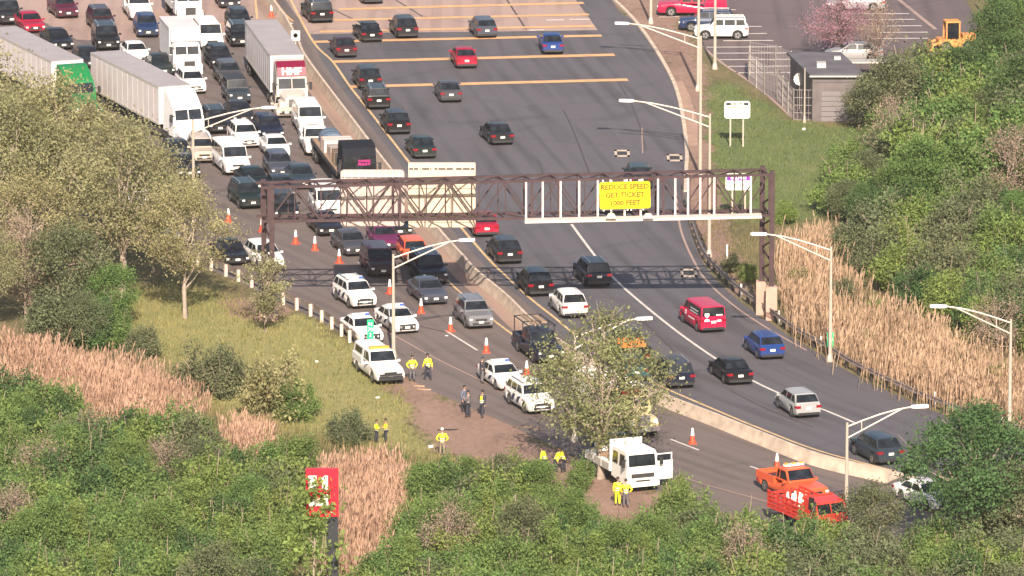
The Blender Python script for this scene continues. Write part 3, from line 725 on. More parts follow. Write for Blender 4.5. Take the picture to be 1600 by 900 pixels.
def leaf_cloud(pts, size, mat, name, tint, seed, up=.3, aspect=.6):
    """one small bent leaf face at every point"""
    g = np.random.default_rng(seed); n = len(pts)
    d = g.normal(size=(n, 3)); d /= np.linalg.norm(d, axis=1)[:, None]
    nn = g.normal(size=(n, 3)); nn[:, 2] += up; a = np.cross(d, nn); a /= np.linalg.norm(a, axis=1)[:, None] + 1e-9
    sz = size * g.uniform(.55, 1.3, (n, 1))
    v = np.stack([pts - d * sz * .5, pts + a * sz * aspect * .5, pts + d * sz * .5, pts - a * sz * aspect * .5], axis=1).reshape(-1, 3)
    me = bpy.data.meshes.new(name); me.vertices.add(4 * n); me.vertices.foreach_set('co', v.astype(np.float32).ravel())
    me.loops.add(4 * n); me.loops.foreach_set('vertex_index', np.arange(4 * n, dtype=np.int32))
    me.polygons.add(n); me.polygons.foreach_set('loop_start', np.arange(0, 4 * n, 4, dtype=np.int32))
    at = me.attributes.new('tint', 'FLOAT', 'FACE'); at.data.foreach_set('value', np.clip(tint + g.normal(0, .14, n), 0, 1).astype(np.float32))
    me.materials.append(mat); me.update(calc_edges=True); return me
PLANTS = {}
def plant_kit(key, shape, h, rad, base, nclump, per, leaf, mat, bark=BARK, seed=1, trunk_r=.12, spread=.5, twigs=0, nlimb=9, lean=0.0):
    """shape: 'tree' (crown on a trunk), 'shrub' (foliage to the ground), 'sapling'"""
    r = np.random.default_rng(seed); cl = []
    for i in range(nclump):
        while True:
            p = r.uniform(-1, 1, 3); q = np.linalg.norm(p)
            if .35 < q < 1: break
        z = base + (h - base) * (p[2] * .5 + .5)
        t = (z - base) / (h - base)
        if shape == 'tree': w = math.sin(math.pi * min(1, max(0, .12 + t * .82))) ** .6
        elif shape == 'shrub': w = (1 - t) ** .45 * (.75 + .35 * r.random())
        else: w = .35 + .8 * math.sin(math.pi * t)
        cl.append((p[0] * rad * w + lean * z, p[1] * rad * w, z))
    if shape == 'shrub':          # several stems of different height make an uneven outline
        mounds = [(r.uniform(-.62, .62) * rad, r.uniform(-.62, .62) * rad, h * q, rad * r.uniform(.4, .62)) for q in (1, .86, .74, .92, .62, .7, .5)]
        cl = []
        for i in range(nclump):
            mx_, my_, mh_, mr_ = mounds[i % len(mounds)]; a_ = r.uniform(0, 6.28); t = r.random() ** .7; q = mr_ * (1 - t ** 1.6) ** .5 * r.uniform(.5, 1.05)
            cl.append((mx_ + math.cos(a_) * q, my_ + math.sin(a_) * q, base + (mh_ - base) * t))
    cl = np.array(cl); pts = []; tint = []
    for c in cl:
        k = int(per * r.uniform(.5, 1.4)); s = spread * r.uniform(.6, 1.3)
        pts.append(c + r.normal(0, 1, (k, 3)) * (np.array([s, s, s * .7]) if shape != 'shrub' or r.random() < .6 else np.array([s * .5, s * .5, s * 1.25]))); tint.append(np.full(k, r.uniform(.15, .85)))
    pts = np.concatenate(pts); tint = np.concatenate(tint); ok = pts[:, 2] > .05
    fol = leaf_cloud(pts[ok], leaf, LEAF[mat], 'crown' if shape != 'shrub' else 'foliage', tint[ok], seed + 50)
    m = MB(); rr = random.Random(seed)
    top = base + (h - base) * .55
    if shape != 'shrub':
        k = [Vector((lean * top * t + rr.uniform(-.1, .1) * (t > 0), rr.uniform(-.1, .1) * (t > 0), top * t)) for t in (0, .3, .6, 1)]
        m.tube(k, [trunk_r * 1.35, trunk_r, trunk_r * .8, trunk_r * .4], 7)
        for i in rr.sample(range(nclump), min(nlimb, nclump)):
            c = Vector(cl[i]); z0 = rr.uniform(.45, .95) * min(top, max(c.z, base)); a = Vector((lean * z0, 0, z0)); mid = a.lerp(c, .5) + Vector((rr.uniform(-.2, .2), rr.uniform(-.2, .2), -.12 * (c - a).length))
            m.tube([a, mid, c], [trunk_r * .5, trunk_r * .3, trunk_r * .1], 5)
            for q in range(twigs):
                e = c + Vector((rr.uniform(-1, 1), rr.uniform(-1, 1), rr.uniform(-.3, 1))) * spread * 1.8
                m.tube([mid.lerp(c, rr.uniform(.2, 1)), e], [trunk_r * .14, trunk_r * .05], 3)
    else:
        for i in range(6):
            c = Vector(cl[rr.randrange(nclump)]); m.tube([(rr.uniform(-.15, .15), rr.uniform(-.15, .15), 0), c.lerp(Vector((0, 0, c.z)), .45) * .5, c], [.05, .035, .015], 4)
        for q in range(twigs):
            c = Vector(cl[rr.randrange(nclump)]); e = c + Vector((rr.uniform(-.5, .5), rr.uniform(-.5, .5), rr.uniform(.3, 1.3))); m.tube([c * .6, e], [.035, .016], 3)
    stem = m.mesh('trunk' if shape != 'shrub' else 'stems', bark, 60)
    PLANTS[key] = (h, fol, stem, shape)
def plant(key, px, py, h, label, name=None, cat=None, group=None, loc=None, sx=1.0):
    H0, fol, stem, shape = PLANTS[key]
    g = Vector(loc) if loc is not None else G(px, py)
    nm = name or {'tree': 'broadleaf_tree', 'shrub': 'shrub', 'sapling': 'young_tree'}[shape]
    t = thing(nm, label, cat or {'tree': 'tree', 'shrub': 'shrub', 'sapling': 'tree'}[shape], g, rng.uniform(0, 6.28), group)
    s = h / H0; t.scale = (s * sx * rng.uniform(.92, 1.1), s * sx * rng.uniform(.92, 1.1), s)
    add(fol.name.split('.')[0], fol, t); add(stem.name.split('.')[0], stem, t); return t

for i in range(3):
    plant_kit(f'shrub_green{i}', 'shrub', 3.4, 2.1, .1, 70, 130, .2, 'green', seed=10 + i, spread=.38, bark=TWIG, twigs=12)
    plant_kit(f'shrub_deep{i}', 'shrub', 3.4, 2.1, .1, 70, 130, .2, 'deep', seed=20 + i, spread=.38, bark=TWIG, twigs=8)
    plant_kit(f'tree_green{i}', 'tree', 8, 2.9, 1.2, 90, 150, .22, 'green', seed=60 + i, spread=.55, bark=BARK, trunk_r=.13)
    plant_kit(f'tree_deep{i}', 'tree', 8, 2.9, 1.0, 90, 150, .22, 'deep', seed=70 + i, spread=.55, bark=BARK_D, trunk_r=.13)
    plant_kit(f'bud{i}', 'tree', 11, 4.2, 3.4, 120, 120, .19, 'olive', seed=80 + i, spread=.6, bark=BARK, trunk_r=.2, twigs=3, nlimb=22)
    plant_kit(f'budy{i}', 'tree', 11, 4.2, 3.2, 115, 120, .19, 'yellow', seed=84 + i, spread=.6, bark=BARK, trunk_r=.2, twigs=3, nlimb=22)
for i in range(2):
    plant_kit(f'shrub_lime{i}', 'shrub', 3.0, 1.9, .1, 64, 125, .19, 'lime', seed=30 + i, spread=.36, bark=TWIG, twigs=14)
    plant_kit(f'shrub_dull{i}', 'shrub', 2.6, 1.9, .1, 60, 115, .18, 'dull', seed=40 + i, spread=.36, bark=TWIG, twigs=12)
    plant_kit(f'shrub_yellow{i}', 'shrub', 2.6, 1.8, .1, 56, 110, .18, 'yellow', seed=45 + i, spread=.34, bark=TWIG, twigs=10)
    plant_kit(f'bare{i}', 'tree', 7, 2.8, .8, 60, 34, .2, 'brown', seed=90 + i, spread=.6, bark=TWIG, trunk_r=.1, twigs=9, nlimb=30)
    plant_kit(f'tree_dull{i}', 'tree', 7, 2.9, .8, 90, 130, .2, 'dull', seed=94 + i, spread=.5, bark=TWIG, trunk_r=.12, twigs=3, nlimb=14)
plant_kit('mid_tree', 'tree', 9.6, 4.0, 2.0, 130, 100, .19, 'spring', seed=101, spread=.62, bark=BARK, trunk_r=.2, twigs=3, nlimb=22)
plant_kit('sapling', 'sapling', 5.8, 1.5, 1.0, 34, 90, .18, 'olive', seed=103, spread=.4, bark=BARK, trunk_r=.1, twigs=3, nlimb=14)
plant_kit('slim', 'sapling', 7.5, .9, 1.2, 34, 62, .22, 'lime', seed=104, spread=.32, bark=BARK, trunk_r=.06, nlimb=14)
plant_kit('pink', 'tree', 6.5, 3.6, 1.2, 90, 75, .18, 'pink', seed=105, spread=.6, bark=BARK_D, trunk_r=.16, twigs=5, nlimb=26)
plant_kit('dark_crown', 'tree', 9, 4.1, 1.8, 130, 150, .21, 'deep', seed=107, spread=.55, bark=BARK, trunk_r=.22, twigs=1, nlimb=20)

def in_poly(x, y, poly):
    x = np.asarray(x); y = np.asarray(y); c = np.zeros(x.shape, bool); n = len(poly)
    for i in range(n):
        x1, y1 = poly[i][0], poly[i][1]; x2, y2 = poly[(i + 1) % n][0], poly[(i + 1) % n][1]
        if y1 == y2: continue
        k = ((y1 > y) != (y2 > y)) & (x < (x2 - x1) * (y - y1) / (y2 - y1) + x1); c ^= k
    return c
def reed_mat(name, a, b2):
    m, n, l, b = nt(name); n.remove(b); out = n['Material Output']
    at = n.new('ShaderNodeAttribute'); at.attribute_name = 'tint'
    rp = n.new('ShaderNodeValToRGB'); rp.color_ramp.elements[0].color = (*a, 1); rp.color_ramp.elements[1].color = (*b2, 1); l.new(at.outputs['Fac'], rp.inputs[0])
    d = n.new('ShaderNodeBsdfDiffuse'); t = n.new('ShaderNodeBsdfTranslucent'); mx = n.new('ShaderNodeMixShader'); mx.inputs[0].default_value = .3
    l.new(rp.outputs[0], d.inputs[0]); l.new(rp.outputs[0], t.inputs[0]); l.new(d.outputs[0], mx.inputs[1]); l.new(t.outputs[0], mx.inputs[2]); l.new(mx.outputs[0], out.inputs[0]); return m
REED = reed_mat('dry_reed', (.29, .2, .125), (.6, .42, .29)); REEDP = reed_mat('dry_reed_pink', (.29, .18, .12), (.6, .4, .29)); WEED = reed_mat('weeds', (.1, .11, .045), (.3, .24, .12))
def blades(name, label, poly, density, hmin, hmax, mat, seed, width=.045, plume=True, cat='reeds'):
    g = np.random.default_rng(seed); W = [G(*p) for p in poly]
    xs = [p.x for p in W]; ys = [p.y for p in W]
    n = int((max(xs) - min(xs)) * (max(ys) - min(ys)) * density)
    x = g.uniform(min(xs), max(xs), n); y = g.uniform(min(ys), max(ys), n)
    gap = np.sin(x * .55 + 1.7 * np.sin(y * .21)) * np.sin(y * .33 + x * .4) + g.normal(0, .25, n); k = ((gap > -.5) | (not plume)) & in_poly(x + g.normal(0, .7, n) * (1 if plume else .5), y + g.normal(0, 1.8, n) * (1 if plume else .4), W); x, y = x[k], y[k]; n = len(x)
    pat = np.sin(x * .9 + np.sin(y * .35) * 2) * np.sin(y * .4 + x * .3)
    h = g.uniform(hmin, hmax, n) * (1 + .16 * pat); az = g.uniform(0, 6.28, n); ln = g.uniform(.03, .28, n) * h
    lx, ly = np.cos(az) * ln + .06 * h, np.sin(az) * ln * .6
    wa = g.uniform(0, 3.14, n); wx, wy = np.cos(wa) * width * .5, np.sin(wa) * width * .5
    def ring(t, k): return np.stack([x + lx * t ** 1.6 - wx * k, y + ly * t ** 1.6 - wy * k, h * t], 1), np.stack([x + lx * t ** 1.6 + wx * k, y + ly * t ** 1.6 + wy * k, h * t], 1)
    lv = [ring(0, .8), ring(.5, 1), ring(.8, .6)] + ([ring(.86, 1.9), ring(1.0, .5)] if plume else [ring(1.0, .1)])
    v = np.stack([q for p in lv for q in p], 1); m = len(lv)
    f = np.concatenate([(np.arange(n) * 2 * m)[:, None] + np.array([2 * i, 2 * i + 1, 2 * i + 3, 2 * i + 2]) for i in range(m - 1)], 1).reshape(-1, 4)
    me = bpy.data.meshes.new(name); me.vertices.add(n * 2 * m); me.vertices.foreach_set('co', v.reshape(-1, 3).astype(np.float32).ravel())
    me.loops.add(f.size); me.loops.foreach_set('vertex_index', f.astype(np.int32).ravel()); me.polygons.add(len(f)); me.polygons.foreach_set('loop_start', np.arange(0, f.size, 4, dtype=np.int32))
    tt = np.clip(.5 + .22 * pat + g.normal(0, .2, n), 0, 1); at = me.attributes.new('tint', 'FLOAT', 'FACE'); at.data.foreach_set('value', np.repeat(tt, m - 1).astype(np.float32))
    me.materials.append(mat); me.update(calc_edges=True)
    o = add(name, me); return tag(o, label, cat, None, 'stuff')
# ------------------------------------------------------------------ ground
def spline(pts, step=1.0):
    """smooth polyline through ground points, resampled"""
    P_ = [Vector(p) for p in pts]; out = []
    for i in range(len(P_) - 1):
        p0 = P_[max(i - 1, 0)]; p1 = P_[i]; p2 = P_[i + 1]; p3 = P_[min(i + 2, len(P_) - 1)]
        n = max(2, int((p2 - p1).length / step))
        for k in range(n):
            t = k / n
            out.append(.5 * ((2 * p1) + (p2 - p0) * t + (2 * p0 - 5 * p1 + 4 * p2 - p3) * t * t + (3 * p1 - p0 - 3 * p2 + p3) * t ** 3))
    out.append(P_[-1]); return out
def px_line(pts, z=0.0, step=1.0): return spline([G(x, y, z) for x, y in pts], step)
BAR = [(330, -150), (425, -5), (446, 24), (466, 62), (480, 90), (546, 178), (611, 263), (684, 354), (720, 394), (746, 422), (790, 458), (834, 500), (890, 540), (960, 578), (1032, 612), (1120, 646), (1190, 674), (1280, 708), (1406, 738), (1600, 790), (1900, 870)]
barrier_line = [Vector((p.x, p.y, 0)) for p in px_line(BAR, .82, 1.2)]
bar_ctrl = [Vector((p.x, p.y, 0)) for p in (G(x, y, .82) for x, y in BAR)]
RE = [(880, -150), (956, 0), (988, 32), (1020, 76), (1046, 122), (1058, 156), (1066, 200), (1070, 240), (1069, 266), (1068, 300), (1073, 340), (1094, 402), (1120, 438), (1160, 474), (1200, 502), (1240, 530), (1286, 556), (1333, 585), (1413, 623), (1493, 655), (1600, 692), (1720, 732), (1900, 790), (2200, 880)]
LE = [(-900, -20), (-500, 118), (-250, 205), (-50, 275), (120, 338), (250, 390), (320, 418), (396, 452), (432, 471), (498, 500), (560, 540), (640, 592), (700, 622), (770, 652), (850, 690), (950, 738), (1080, 785), (1240, 832), (1450, 905), (1750, 1010)]
def resample(line, n):
    d = [0.0]
    for a, b in zip(line[:-1], line[1:]): d.append(d[-1] + (b - a).length)
    out = []; j = 0
    for i in range(n):
        t = d[-1] * i / (n - 1)
        while j < len(d) - 2 and d[j + 1] < t: j += 1
        out.append(line[j].lerp(line[j + 1], (t - d[j]) / max(1e-9, d[j + 1] - d[j])))
    return out
def ribbon(name, A, B, z, mat, ncol=8):
    n = len(A); v, f, uv = [], [], []
    acc = 0
    for i in range(n):
        if i: acc += ((A[i] + B[i]) / 2 - (A[i - 1] + B[i - 1]) / 2).length
        for c in range(ncol + 1):
            p = A[i].lerp(B[i], c / ncol); v.append((p.x, p.y, z)); uv.append(((A[i] - B[i]).length * c / ncol, acc))
    for i in range(n - 1):
        for c in range(ncol):
            a = i * (ncol + 1) + c; f.append((a, a + 1, a + ncol + 2, a + ncol + 1))
    me = bpy.data.meshes.new(name); me.from_pydata(v, [], f); ul = me.uv_layers.new(name='UVMap')
    for lp in me.loops: ul.data[lp.index].uv = uv[lp.vertex_index]
    me.materials.append(mat)
    bm = bmesh.new(); bm.from_mesh(me); bmesh.ops.recalc_face_normals(bm, faces=bm.faces)
    if sum(q.normal.z for q in bm.faces) < 0: bmesh.ops.reverse_faces(bm, faces=bm.faces)
    bm.to_mesh(me); bm.free(); return me
def asphalt(name, c, c2):
    m, n, l, b = nt(name); b.inputs['Roughness'].default_value = .82; b.inputs['Specular IOR Level'].default_value = .35
    uv = n.new('ShaderNodeUVMap'); ge = n.new('ShaderNodeNewGeometry')
    mp = n.new('ShaderNodeMapping'); mp.inputs['Scale'].default_value = (1.1, .035, 1); l.new(uv.outputs[0], mp.inputs[0])
    st = n.new('ShaderNodeTexNoise'); st.inputs['Scale'].default_value = 1.0; st.inputs['Detail'].default_value = 4; l.new(mp.outputs[0], st.inputs['Vector'])
    bl = n.new('ShaderNodeTexNoise'); bl.inputs['Scale'].default_value = .09; bl.inputs['Detail'].default_value = 5; l.new(ge.outputs['Position'], bl.inputs['Vector'])
    fi = n.new('ShaderNodeTexNoise'); fi.inputs['Scale'].default_value = 5; fi.inputs['Detail'].default_value = 3; l.new(ge.outputs['Position'], fi.inputs['Vector'])
    def mad(a, k, add_):
        q = n.new('ShaderNodeMath'); q.operation = 'MULTIPLY_ADD'; q.inputs[1].default_value = k; l.new(a, q.inputs[0])
        if isinstance(add_, float): q.inputs[2].default_value = add_
        else: l.new(add_, q.inputs[2])
        return q.outputs[0]
    f = mad(st.outputs['Fac'], 2.0, -1.0); f = mad(bl.outputs['Fac'], 1.4, f); f = mad(fi.outputs['Fac'], .35, f)
    sx_ = n.new('ShaderNodeSeparateXYZ'); l.new(uv.outputs[0], sx_.inputs[0])
    ph = n.new('ShaderNodeMath'); ph.operation = 'MULTIPLY_ADD'; ph.inputs[1].default_value = 2 * math.pi / 1.8; ph.inputs[2].default_value = .6; l.new(sx_.outputs['X'], ph.inputs[0])
    cs = n.new('ShaderNodeMath'); cs.operation = 'COSINE'; l.new(ph.outputs[0], cs.inputs[0])      # wheel tracks
    f = mad(cs.outputs[0], .16, f)
    # sealed cracks
    vo = n.new('ShaderNodeTexVoronoi'); vo.feature = 'DISTANCE_TO_EDGE'; vo.inputs['Scale'].default_value = .085
    wp = n.new('ShaderNodeVectorMath'); wp.operation = 'MULTIPLY_ADD'; wp.inputs[1].default_value = (2.5, 2.5, 0); l.new(fi.outputs['Color'], wp.inputs[0]); l.new(ge.outputs['Position'], wp.inputs[2]); l.new(wp.outputs[0], vo.inputs['Vector'])
    cr = n.new('ShaderNodeMapRange'); cr.inputs[1].default_value = .004; cr.inputs[2].default_value = .014; cr.inputs[3].default_value = .82; cr.inputs[4].default_value = 1; l.new(vo.outputs['Distance'], cr.inputs[0])
    mx = n.new('ShaderNodeMix'); mx.data_type = 'RGBA'; mx.inputs['A'].default_value = (*c2, 1); mx.inputs['B'].default_value = (*c, 1); l.new(f, mx.inputs['Factor'])
    sc = n.new('ShaderNodeVectorMath'); sc.operation = 'SCALE'; l.new(mx.outputs['Result'], sc.inputs[0]); l.new(cr.outputs[0], sc.inputs['Scale']); l.new(sc.outputs[0], b.inputs['Base Color'])
    return m
ASPH_R = asphalt('asphalt_blue_grey', (.102, .094, .104), (.056, .051, .056)); ASPH_L = asphalt('asphalt_worn', (.15, .12, .11), (.086, .068, .065))
ASPH_P = asphalt('asphalt_parking', (.13, .1, .1), (.082, .064, .064))
CONC_P = asphalt('toll_concrete', (.36, .255, .215), (.23, .16, .14)); CONC_G = asphalt('gutter_concrete', (.33, .225, .175), (.2, .14, .11))
n_ = 260
A_ = resample(barrier_line, n_)
tag(add('right_road', ribbon('right_road', A_, resample(px_line(RE), n_), .012, ASPH_R, 10)), kind='structure')
tag(add('left_road', ribbon('left_road', resample(px_line(LE), n_), A_, .012, ASPH_L, 10)), kind='structure')
def sheet(name, pts, z, mat, kind='structure'):
    m = MB(); m.poly([G(x, y, z) for x, y in pts]); me = m.mesh(name, mat)
    ul = me.uv_layers.new(name='UVMap')
    for lp in me.loops: c = me.vertices[lp.vertex_index].co; ul.data[lp.index].uv = (c.x, c.y)
    if me.polygons[0].normal.z < 0: me.flip_normals()
    return tag(add(name, me), kind=kind)
sheet('toll_apron', [(452, 54), (600, 51), (800, 49), (934, 47), (900, 0), (860, -60), (820, -150), (345, -150), (428, 0), (440, 30)], .018, CONC_P)
sheet('toll_apron', [(460, 100), (440, 62), (340, 66), (240, 58), (190, 64), (120, 62), (60, 30), (-30, 40), (-300, 70), (-700, -60), (300, -150), (418, 0), (438, 40), (462, 78)], .018, CONC_P)
def offset(line, d):
    out = []
    for i, p in enumerate(line):
        t = (line[min(i + 1, len(line) - 1)] - line[max(i - 1, 0)]).normalized(); out.append(p + Vector((t.y, -t.x, 0)) * d)
    return out
sub = [p for p in barrier_line if G(800, 585).y < p.y < G(800, -150).y]
gl = [offset(sub, .12), offset(sub, 1.25)]
tag(add('gutter', ribbon('gutter', gl[0], gl[1], .022, CONC_G, 2)), kind='structure')
gl = [offset(sub, -.12), offset(sub, -1.5)]
tag(add('median_shoulder', ribbon('median_shoulder', gl[0], gl[1], .022, ASPH_L, 2)), kind='structure')
# soil, lawns and dirt: one sheet to the horizon with a zone map
DIRT_L = [(560, 560), (640, 590), (700, 620), (770, 650), (850, 690), (950, 738), (1080, 785), (1240, 832), (1450, 905), (1500, 1010), (1100, 905), (960, 830), (840, 745), (760, 722), (660, 690), (640, 640), (600, 590)]
DIRT_R = [(956, 0), (1020, 76), (1058, 156), (1070, 240), (1066, 300), (1094, 402), (1200, 502), (1215, 500), (1160, 420), (1130, 340), (1112, 260), (1100, 180), (1110, 128), (1090, 80), (1040, 0), (1000, -150), (900, -150)]
DIRT_T = [(330, 470), (432, 460), (470, 490), (420, 500), (370, 490)]
LAWN_R = [(1112, 120), (1180, 150), (1240, 192), (1340, 196), (1400, 260), (1320, 330), (1240, 350), (1150, 350), (1128, 320), (1108, 240), (1102, 160)]
LAWN_L = [(180, 455), (300, 440), (400, 480), (500, 505), (565, 552), (640, 620), (650, 690), (760, 726), (640, 720), (520, 690), (430, 690), (330, 640), (250, 560), (190, 500)]
xs = np.concatenate([[-2500, -800, -250, -120], np.arange(-62, 62.1, .6), [90, 160, 400, 900, 2500]])
ys = np.concatenate([[-600, 0, 250, 330], np.arange(360, 660, .9), [700, 800, 1100, 2000, 4000]])
X, Y = np.meshgrid(xs, ys); v = np.stack([X.ravel(), Y.ravel(), np.full(X.size, 0.0)], 1)
def zone(poly, soft=1.1):
    W = [G(*p) for p in poly]; acc = np.zeros(X.size); g = np.random.default_rng(3)
    wob = np.sin(X.ravel() * 1.3 + 2 * np.sin(Y.ravel() * .4)) * .5 + np.sin(Y.ravel() * .9 + X.ravel() * .7) * .6
    for i in range(12):
        a = i * math.pi / 6; r_ = soft * (.5 + .5 * (i % 2))
        acc += in_poly(X.ravel() + math.cos(a) * r_ + wob * .5, Y.ravel() + math.sin(a) * r_ * 2.2 + wob, W)
    return acc / 12
zr_ = np.maximum(np.maximum(zone(DIRT_L), zone(DIRT_R)), zone(DIRT_T, .8)); zg = zone(LAWN_R, 1.3); zo = zone(LAWN_L, 1.5)
nx, ny = len(xs), len(ys); me = bpy.data.meshes.new('ground')
idx = (np.arange(ny - 1)[:, None] * nx + np.arange(nx - 1)[None, :]).ravel(); f = np.stack([idx, idx + 1, idx + nx + 1, idx + nx], 1)
me.vertices.add(len(v)); me.vertices.foreach_set('co', v.astype(np.float32).ravel()); me.loops.add(f.size); me.loops.foreach_set('vertex_index', f.astype(np.int32).ravel())
me.polygons.add(len(f)); me.polygons.foreach_set('loop_start', np.arange(0, f.size, 4, dtype=np.int32)); me.update(calc_edges=True)
ca = me.color_attributes.new('zone', 'FLOAT_COLOR', 'POINT'); ca.data.foreach_set('color', np.stack([zr_, zo, zg, np.ones(X.size)], 1).astype(np.float32).ravel())
def ground_mat():
    m, n, l, b = nt('soil_and_grass'); b.inputs['Roughness'].default_value = .95; b.inputs['Specular IOR Level'].default_value = .15
    ge = n.new('ShaderNodeNewGeometry'); at = n.new('ShaderNodeAttribute'); at.attribute_name = 'zone'; sp = n.new('ShaderNodeSeparateColor'); l.new(at.outputs['Color'], sp.inputs[0])
    mp = n.new('ShaderNodeMapping'); mp.inputs['Scale'].default_value = (1, .45, 1); l.new(ge.outputs['Position'], mp.inputs[0])
    def noise(s, d=5):
        q = n.new('ShaderNodeTexNoise'); q.inputs['Scale'].default_value = s; q.inputs['Detail'].default_value = d; q.inputs['Roughness'].default_value = .62; l.new(mp.outputs[0], q.inputs['Vector']); return q.outputs['Fac']
    n1, n2, n3 = noise(.35), noise(2.4), noise(7)
    def ramp(fac, stops):
        r = n.new('ShaderNodeValToRGB'); cr = r.color_ramp
        for i, (p, c) in enumerate(stops):
            e = cr.elements[i] if i < 2 else cr.elements.new(p); e.position = p; e.color = (*c, 1)
        l.new(fac, r.inputs[0]); return r.outputs[0]
    def mixf(a, b2, k):
        q = n.new('ShaderNodeMix'); q.inputs['Factor'].default_value = k; l.new(a, q.inputs['A']); l.new(b2, q.inputs['B']); return q.outputs['Result']
    tex = mixf(n1, mixf(n2, n3, .4), .6)
    soil = ramp(tex, [(.32, (.075, .06, .035)), (.5, (.14, .125, .06)), (.68, (.25, .18, .1))])
    olive = ramp(tex, [(.3, (.14, .15, .055)), (.42, (.205, .205, .08)), (.54, (.265, .24, .1)), (.7, (.39, .32, .16))])
    green = ramp(tex, [(.32, (.075, .1, .036)), (.44, (.11, .145, .056)), (.54, (.14, .165, .066)), (.68, (.22, .215, .11))])
    dirt = ramp(tex, [(.3, (.15, .105, .082)), (.48, (.245, .16, .125)), (.7, (.35, .235, .185))])
    def mixc(a, b2, fac):
        q = n.new('ShaderNodeMix'); q.data_type = 'RGBA'; l.new(fac, q.inputs['Factor']); l.new(a, q.inputs['A']); l.new(b2, q.inputs['B']); return q.outputs['Result']
    def edge(ch):
        a = n.new('ShaderNodeMath'); a.operation = 'ADD'; l.new(sp.outputs[ch], a.inputs[0])
        s_ = n.new('ShaderNodeMath'); s_.operation = 'MULTIPLY_ADD'; s_.inputs[1].default_value = 1.6; s_.inputs[2].default_value = -.8; l.new(n2, s_.inputs[0]); l.new(s_.outputs[0], a.inputs[1])
        r = n.new('ShaderNodeMapRange'); r.inputs[1].default_value = .3; r.inputs[2].default_value = .7; l.new(a.outputs[0], r.inputs[0]); return r.outputs[0]
    c = mixc(soil, olive, edge('Green')); c = mixc(c, green, edge('Blue')); c = mixc(c, dirt, edge('Red')); l.new(c, b.inputs['Base Color'])
    bp = n.new('ShaderNodeBump'); bp.inputs['Strength'].default_value = .6; bp.inputs['Distance'].default_value = .25; l.new(tex, bp.inputs['Height']); l.new(bp.outputs[0], b.inputs['Normal'])
    return m
me.materials.append(ground_mat()); tag(add('ground', me), kind='structure')

# ------------------------------------------------------------------ painted lines
YEL = plain('paint_yellow', (.55, .38, .2), .7, var=.25, scale=1.5); WHT = plain('paint_white', (.58, .52, .47), .7, var=.2, scale=1.5); ORG = plain('paint_orange_bar', (.6, .34, .16), .7, var=.2, scale=1.2)
DARKL = plain('joint_sealant', (.06, .05, .05), .8)
def stripe(pts, w, mat, z=.03, name='lane_marking', step=1.0):
    ln = px_line(pts, 0, step); return tag(add(name, ribbon(name, offset(ln, w / 2), offset(ln, -w / 2), z, mat, 1)), kind='structure')
YL = [(425, -60), (484, 57), (520, 97), (548, 137), (582, 180), (640, 255), (680, 305), (719, 354), (764, 406), (794, 435), (830, 468), (868, 498), (902, 526), (960, 565), (1026, 601), (1120, 642), (1190, 671), (1280, 705), (1400, 737)]
stripe(YL, .2, YEL)
stripe([(640, 372), (672, 408), (704, 443), (726, 463), (770, 500), (808, 528), (850, 556), (900, 590), (1000, 640)], .17, YEL)
stripe([(893, 351), (928, 398), (960, 436), (1000, 472), (1060, 520), (1120, 562), (1170, 592), (1220, 616), (1290, 642), (1335, 661)], .2, WHT)
stripe([(1056, 300), (1060, 340), (1067, 370), (1084, 408), (1103, 438), (1144, 476), (1200, 514), (1260, 548)], .16, CONC_P)
for a, b in (((696, 517), (746, 548)), ((1048, 687), (1092, 704)), ((1172, 729), (1192, 736)), ((560, 410), (590, 432))):
    stripe([a, b], .17, WHT)
stripe([(560, 497), (620, 527), (680, 560), (750, 594), (800, 618)], .12, CONC_P); stripe([(1060, 744), (1100, 757), (1140, 768), (1200, 785)], .12, CONC_P)
for x0, y0, x1, y1, w in ((530, 15, 912, 5, 1.0), (522, 32, 920, 23, .9), (500, 50, 928, 41, .9), (488, 66, 940, 56, 1.0), (521, 97, 960, 86, 1.1), (549, 136, 981, 125, 1.1), (560, -6, 900, -14, .9)):
    stripe([(x0, y0), (x1, y1)], w, ORG, .034)
for x0, x1, y in ((853, 881, 32), (890, 922, 31)): stripe([(x0, y), (x1, y - .5)], .55, WHT, .036)
stripe([(826, 48), (850, 47)], .4, WHT, .036)
for a, b in (((792, 0), (822, 46)), ((618, 0), (660, 26)), ((520, 15), (560, 34))): stripe([a, b], .16, DARKL, .026, 'slab_joint')
stripe([(399, 0), (402, 30)], .2, YEL, .03); stripe([(428, 0), (445, 22), (458, 34)], .2, ORG, .03); stripe([(335, 40), (352, 37)], .35, ORG, .03)
stripe([(445, 32), (456, 38)], .35, WHT, .03)
stripe([(966, 70), (1010, 72)], .28, DARKL, .028, 'crack_seal'); stripe([(966, 208), (1010, 211), (1062, 218)], .22, DARKL, .028, 'crack_seal')
stripe([(1003, 200), (1004, 240)], .08, CONC_P, .028)
for pts, w_ in (([(1000, 498), (1024, 520), (1054, 550)], .13), ([(1144, 478), (1160, 496), (1176, 505), (1190, 505)], .13), ([(880, 172), (896, 205), (922, 274)], .12), ([(840, 250), (868, 310), (900, 345)], .1), ([(1140, 610), (1200, 640), (1270, 668)], .12), ([(960, 120), (990, 170), (1010, 235)], .1), ([(700, 300), (740, 345), (800, 372)], .1), ([(560, 470), (620, 500), (700, 520)], .12), ([(540, 300), (470, 330), (440, 345)], .12)):
    stripe(pts, w_, DARKL, .026, 'crack_seal')
